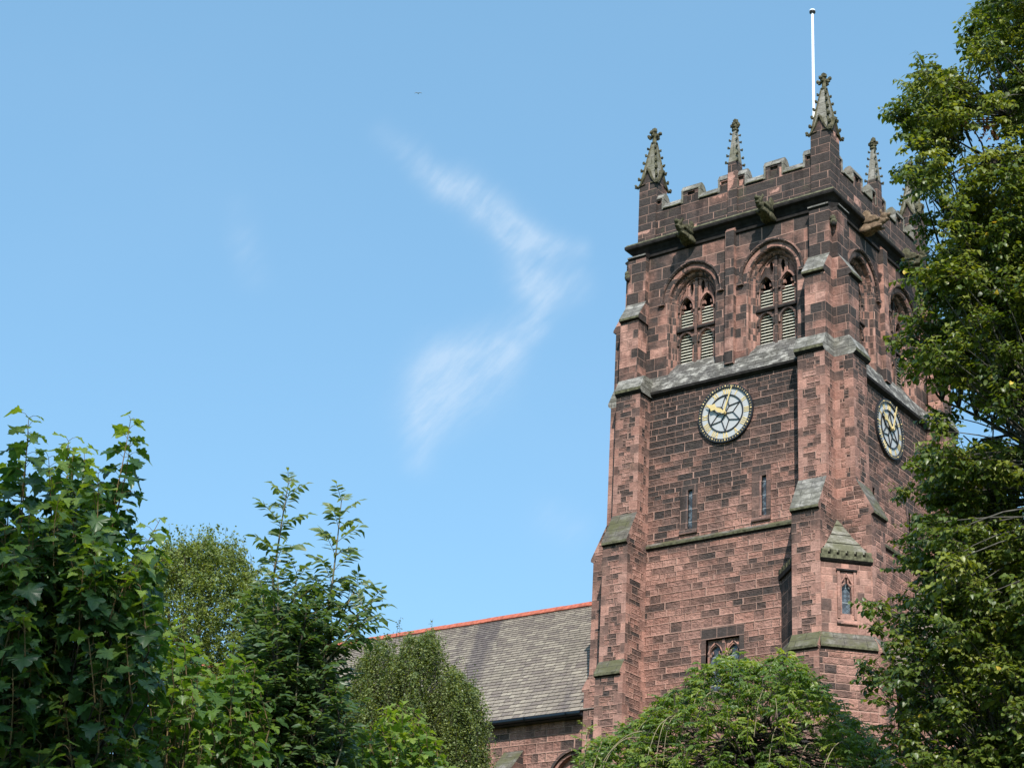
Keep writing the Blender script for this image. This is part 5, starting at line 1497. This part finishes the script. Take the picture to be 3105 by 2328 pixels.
# ---- the big lime on the right
def lime():
    b = at(2480, 1500, 25.5)
    t = thing('lime_tree', (b.x, b.y, 0), 'tall leafy lime tree filling the right edge and hiding part of the tower', 'tree')
    L = Leaves(); tw = MB(); tr = MB(); DL = Leaves(); YL = Leaves()
    base3 = np.array((b.x, b.y, 0.0)); topz = 21.0
    lean = V3(at(2380, 400, 25.0)); lean[2] = 0
    def trunk_at(z):
        f = min(1, z / topz); p = base3 * (1 - f * .5) + np.append(lean[:2], 0) * f * .5; p = np.array(p); p[2] = z
        return p
    zs = np.linspace(0, topz, 14)
    tr.tube([Vector(trunk_at(z) + (rv(.05) if z > 0 else 0)) for z in zs], list(np.interp(zs, [0, 1, topz], [.42, .33, .05])), 'b_lime', 12)
    left = -V3(CAM_R); left[2] = 0; left = nrm(left); fwd = V3(CAM_F); fwd[2] = 0; fwd = nrm(fwd)
    POLY = [  # crown masses in the view, and how many clumps each gets
        ([(2165, -60), (2160, 0), (2115, 50), (2108, 100), (2130, 120), (2160, 105), (2195, 150), (2160, 190), (2160, 235), (2190, 290), (2330, 320), (2330, -60)], 58),
        ([(1995, 150), (2035, 155), (2072, 170), (2092, 205), (2088, 245), (2055, 268), (2045, 330), (2015, 370), (2000, 405), (1965, 378), (1945, 374), (1975, 335), (1965, 298), (1940, 245), (1955, 215), (1968, 180)], 36),
        ([(2075, 385), (2110, 345), (2170, 318), (2330, 310), (2330, 620), (2045, 625), (2025, 595), (2035, 555), (2060, 520), (2035, 478), (2060, 445), (2080, 425)], 78),
        ([(1985, 580), (2330, 560), (2330, 890), (2190, 900), (2140, 878), (2070, 855), (2010, 838), (1980, 765), (1965, 740), (1990, 695), (1975, 625)], 100),
        ([(2005, 862), (2040, 880), (2045, 955), (2085, 1000), (2125, 960), (2330, 940), (2330, 1005), (2165, 1035), (2145, 1065), (2180, 1105), (2330, 1150), (2330, 1300), (1990, 1300), (1980, 1170), (2005, 1105), (1965, 1062), (1995, 1040), (2010, 960)], 95),
        ([(1985, 1290), (2330, 1270), (2330, 1740), (1985, 1740), (1940, 1580), (1960, 1520), (1905, 1462), (1905, 1440), (1960, 1430), (1930, 1370), (1940, 1320)], 125)]
    EXTRA = [(1935, 250, .5), (1940, 378, .45), (1990, 470, .55), (2000, 500, .5), (1992, 405, .5), (1950, 570, .5), (1935, 742, .5), (1948, 1062, .5), (1905, 1310, .55), (1890, 1352, .5), (1862, 1440, .6), (1880, 1470, .6), (1900, 1510, .5), (1960, 800, .5), (1975, 690, .6), (1955, 1165, .5), (1915, 1590, .5), (2122, 128, .4), (2092, 62, .4), (1875, 1305, .4)]
    clumps = []
    for P, n_ in POLY:
        for (x, y) in sample_poly(P, n_, 20): clumps.append((x, y, rng.uniform(-1.2, 1.0) + 23.2, rng.uniform(.75, 1.15)))
        for (x, y) in sample_poly(P, int(n_ * .6), 18): 
            if x > 2040: clumps.append((x, y, rng.uniform(24.2, 26.6), rng.uniform(.9, 1.3)))
    for (x, y, s) in EXTRA: clumps.append((x, y, 23 + rng.uniform(-.8, .8), s))
    # the rest of the crown, round the trunk and above the frame
    for i in range(900):
        if len(clumps) > 1250: break
        z = rng.uniform(5.5, 21.5); a_ = rng.uniform(0, 2 * pi)
        rr_ = rng.uniform(.3, 1.0) ** .6 * 3.4 * sqrt(max(.05, 1 - ((z - 12) / 10.5) ** 2))
        c = trunk_at(min(z, topz)) + np.array((cos(a_) * rr_, sin(a_) * rr_, 0)); c[2] = z
        q = Vector(c) - CAM_P; dpt = q.dot(CAM_F)
        sx = (1552.5 + FPX * q.dot(CAM_R) / dpt) / 1.4043; sy = (1164 - FPX * q.dot(CAM_U) / dpt) / 1.4043
        if sx > 2300 or (sy < -110 and sx > 2150) or (sx > 2120 and sy > 1760): clumps.append((sx, sy, math.hypot(q.x, q.y), -1.25))
    # main limbs; every spray hangs on the nearest one
    limb_pts = [trunk_at(z) for z in np.linspace(4, topz - .5, 40)]
    for k in range(30):
        z0 = rng.uniform(3.2, 17.5); a_ = k * 2.4 + rng.normal(0, .3); ln = 2.5 * sqrt(max(.15, 1 - ((z0 - 9.5) / 11.0) ** 2))
        s0 = trunk_at(z0); e = s0 + np.array((cos(a_), sin(a_), 0)) * ln + UP * ln * rng.uniform(.35, .9)
        pts = bez(s0, (s0 + e) / 2 + UP * rng.uniform(-.2, .5) + rv(.2), e, 12)
        tr.tube([Vector(p) for p in pts], list(np.linspace(.035 + .018 * ln, .012, 12)), 'b_lime', 7, cap=False)
        limb_pts += list(pts[3:])
    limb_pts = np.array(limb_pts)
    for ci, (x, y, dd, s) in enumerate(clumps):
        hidden = s < 0; s = abs(s)
        c = V3(at(x, y, dd)); r = .25 * s
        dv = limb_pts - c; dist_ = np.linalg.norm(dv, axis=1) + np.maximum(0, limb_pts[:, 2] - c[2]) * .8
        p0 = limb_pts[int(np.argmin(dist_))]; hz = np.linalg.norm(c - p0)
        mid = (p0 + c) / 2 + UP * .10 * hz + rv(.10 * hz)
        if hz > .15: tr.tube([Vector(p) for p in bez(p0, mid, c, 7)], list(np.linspace(.007 + .006 * hz, .004, 7)), 'b_lime', 5, cap=False)
        o0 = c - p0; o0[2] *= .3; o0 = nrm(o0)
        ntw = int(9 + 9 * s) if not hidden else 9
        if hidden: r *= 1.25
        tb = rng.normal(.19, .2)
        for k in range(ntw):
            st = c + rv(r * .42) * np.array((1, 1, .7)) - o0 * r * .35
            d = nrm(o0 * rng.uniform(.1, 1.0) + rv(.75) * np.array((1, 1, .45)) + UP * rng.uniform(-.15, .45))
            ln = r * rng.uniform(.7, 1.5)
            e = st + d * ln - UP * ln * rng.uniform(0, .25)
            tw.tube([Vector(st), Vector((st + e) / 2 + UP * .03), Vector(e)], [.006, .004, .002], 'b_dark', 3, cap=False)
            nl = max(4, int(ln / .030))
            f = np.linspace(.05, 1, nl)[:, None]
            pts = st * (1 - f) + e * f + UP * .12 * ln * f * (1 - f)
            sd_ = nrm(np.cross(d, UP) + 1e-6)
            sgn = np.where(np.arange(nl) % 2 == 0, 1.0, -1.0)[:, None]
            D = sd_ * sgn * rng.uniform(.4, 1.1, (nl, 1)) + d * .55 - UP * rng.uniform(.25, 1.0, (nl, 1)) + rng.normal(0, .22, (nl, 3))
            N_ = UP * rng.uniform(.5, 1.1, (nl, 1)) + sd_ * sgn * .45 + d * .3 + SUNV * .6 + rng.normal(0, .4, (nl, 3))
            Sz = (.095 if hidden else .072) * rng.uniform(.65, 1.2, nl)
            Tn = np.clip(.38 + tb + rng.normal(0, .15, nl), 0, 1)
            tgt = DL if (2070 < x < 2150 and 262 < y < 300) else L
            tgt.extend(pts + sd_ * sgn * .02, D, N_, Sz, Tn)
            if rng.random() < .014:
                YL.add(e, rv(1) - UP * .4, rv(.4) + UP * .4 - V3(CAM_F), .06, rng.random())
    for (x, y) in sample_poly([(2075, 255), (2120, 262), (2150, 290), (2140, 300), (2095, 282)], 9):
        c = V3(at(x, y, 23.0))
        for k in range(9): DL.add(c + rv(.06), rv(1) - UP * .6, rv(1), .05, rng.random())
    # branches one can see in the gap
    for pts_, rr in (([(2260, 420), (2150, 352), (2080, 362), (2030, 392)], (.03, .008)), ([(2180, 360), (2110, 330), (2060, 300), (2035, 270)], (.02, .006)), ([(2150, 352), (2100, 320), (2085, 285), (2080, 250)], (.02, .006)), ([(2130, 350), (2120, 310), (2108, 290), (2100, 262)], (.018, .005)), ([(2240, 1010), (2180, 1000), (2130, 985), (2080, 940)], (.03, .008)), ([(2260, 900), (2200, 935), (2120, 950), (2060, 1000)], (.028, .008)), ([(2230, 1190), (2170, 1120), (2150, 1080), (2110, 1020)], (.04, .01)), ([(2090, 420), (2060, 455), (2040, 500), (2030, 540)], (.012, .005))):
        tr.tube([at(px_, py_, 23.2 if py_ < 600 else 24.0) for px_, py_ in pts_], list(np.linspace(rr[0], rr[1], 4)), 'b_dark', 6, cap=False)
    tr.build('trunk', t, uv=False); tw.build('twigs', t, uv=False)
    L.build('crown', T_LIME, 'l_lime', t)
    DL.build('withered_leaves', T_LIME, 'l_dead', t, 'small spray of withered orange brown leaves')
    YL.build('yellow_leaves', T_LIME, 'l_yellow', t, 'scattered leaves already turned yellow')
    print('lime leaves', len(L.p))
lime()

# ---- an unseen tree, added behind the viewpoint to shade the foot of the sycamore
def shade_tree():
    c0 = V3(at(-260, 2160, 13.4)) + SUNV * 17.0
    t = thing('added_shade_tree', (c0[0] + 1.2, c0[1] - .8, 0), 'unseen tree added behind the viewpoint to shade the sycamore', 'tree')
    tr = MB(); L = Leaves(); base3 = np.array((c0[0] + 1.2, c0[1] - .8, 0.0))
    tr.tube([Vector(p) for p in bez(base3, base3 + UP * c0[2] * .6, c0, 10)], list(np.linspace(.38, .08, 10)), 'b_lime', 10)
    for i in range(230):
        d = nrm(rv(1)); q = c0 + d * np.array((2.45, 2.45, 2.2)) * rng.random() ** .4
        if i % 6 == 0: tr.tube([Vector(p) for p in bez(c0 - UP * rng.uniform(1, 3), (c0 + q) / 2, q, 6)], list(np.linspace(.06, .01, 6)), 'b_lime', 5, cap=False)
        for k in range(44): L.add(q + rv(.30), rv(1) - UP * .4, UP + rv(.6), .10 * rng.uniform(.7, 1.2), .4 + rng.normal(0, .15))
    tr.build('trunk', t, uv=False); L.build('crown', T_LIME, 'l_lime', t)
shade_tree()
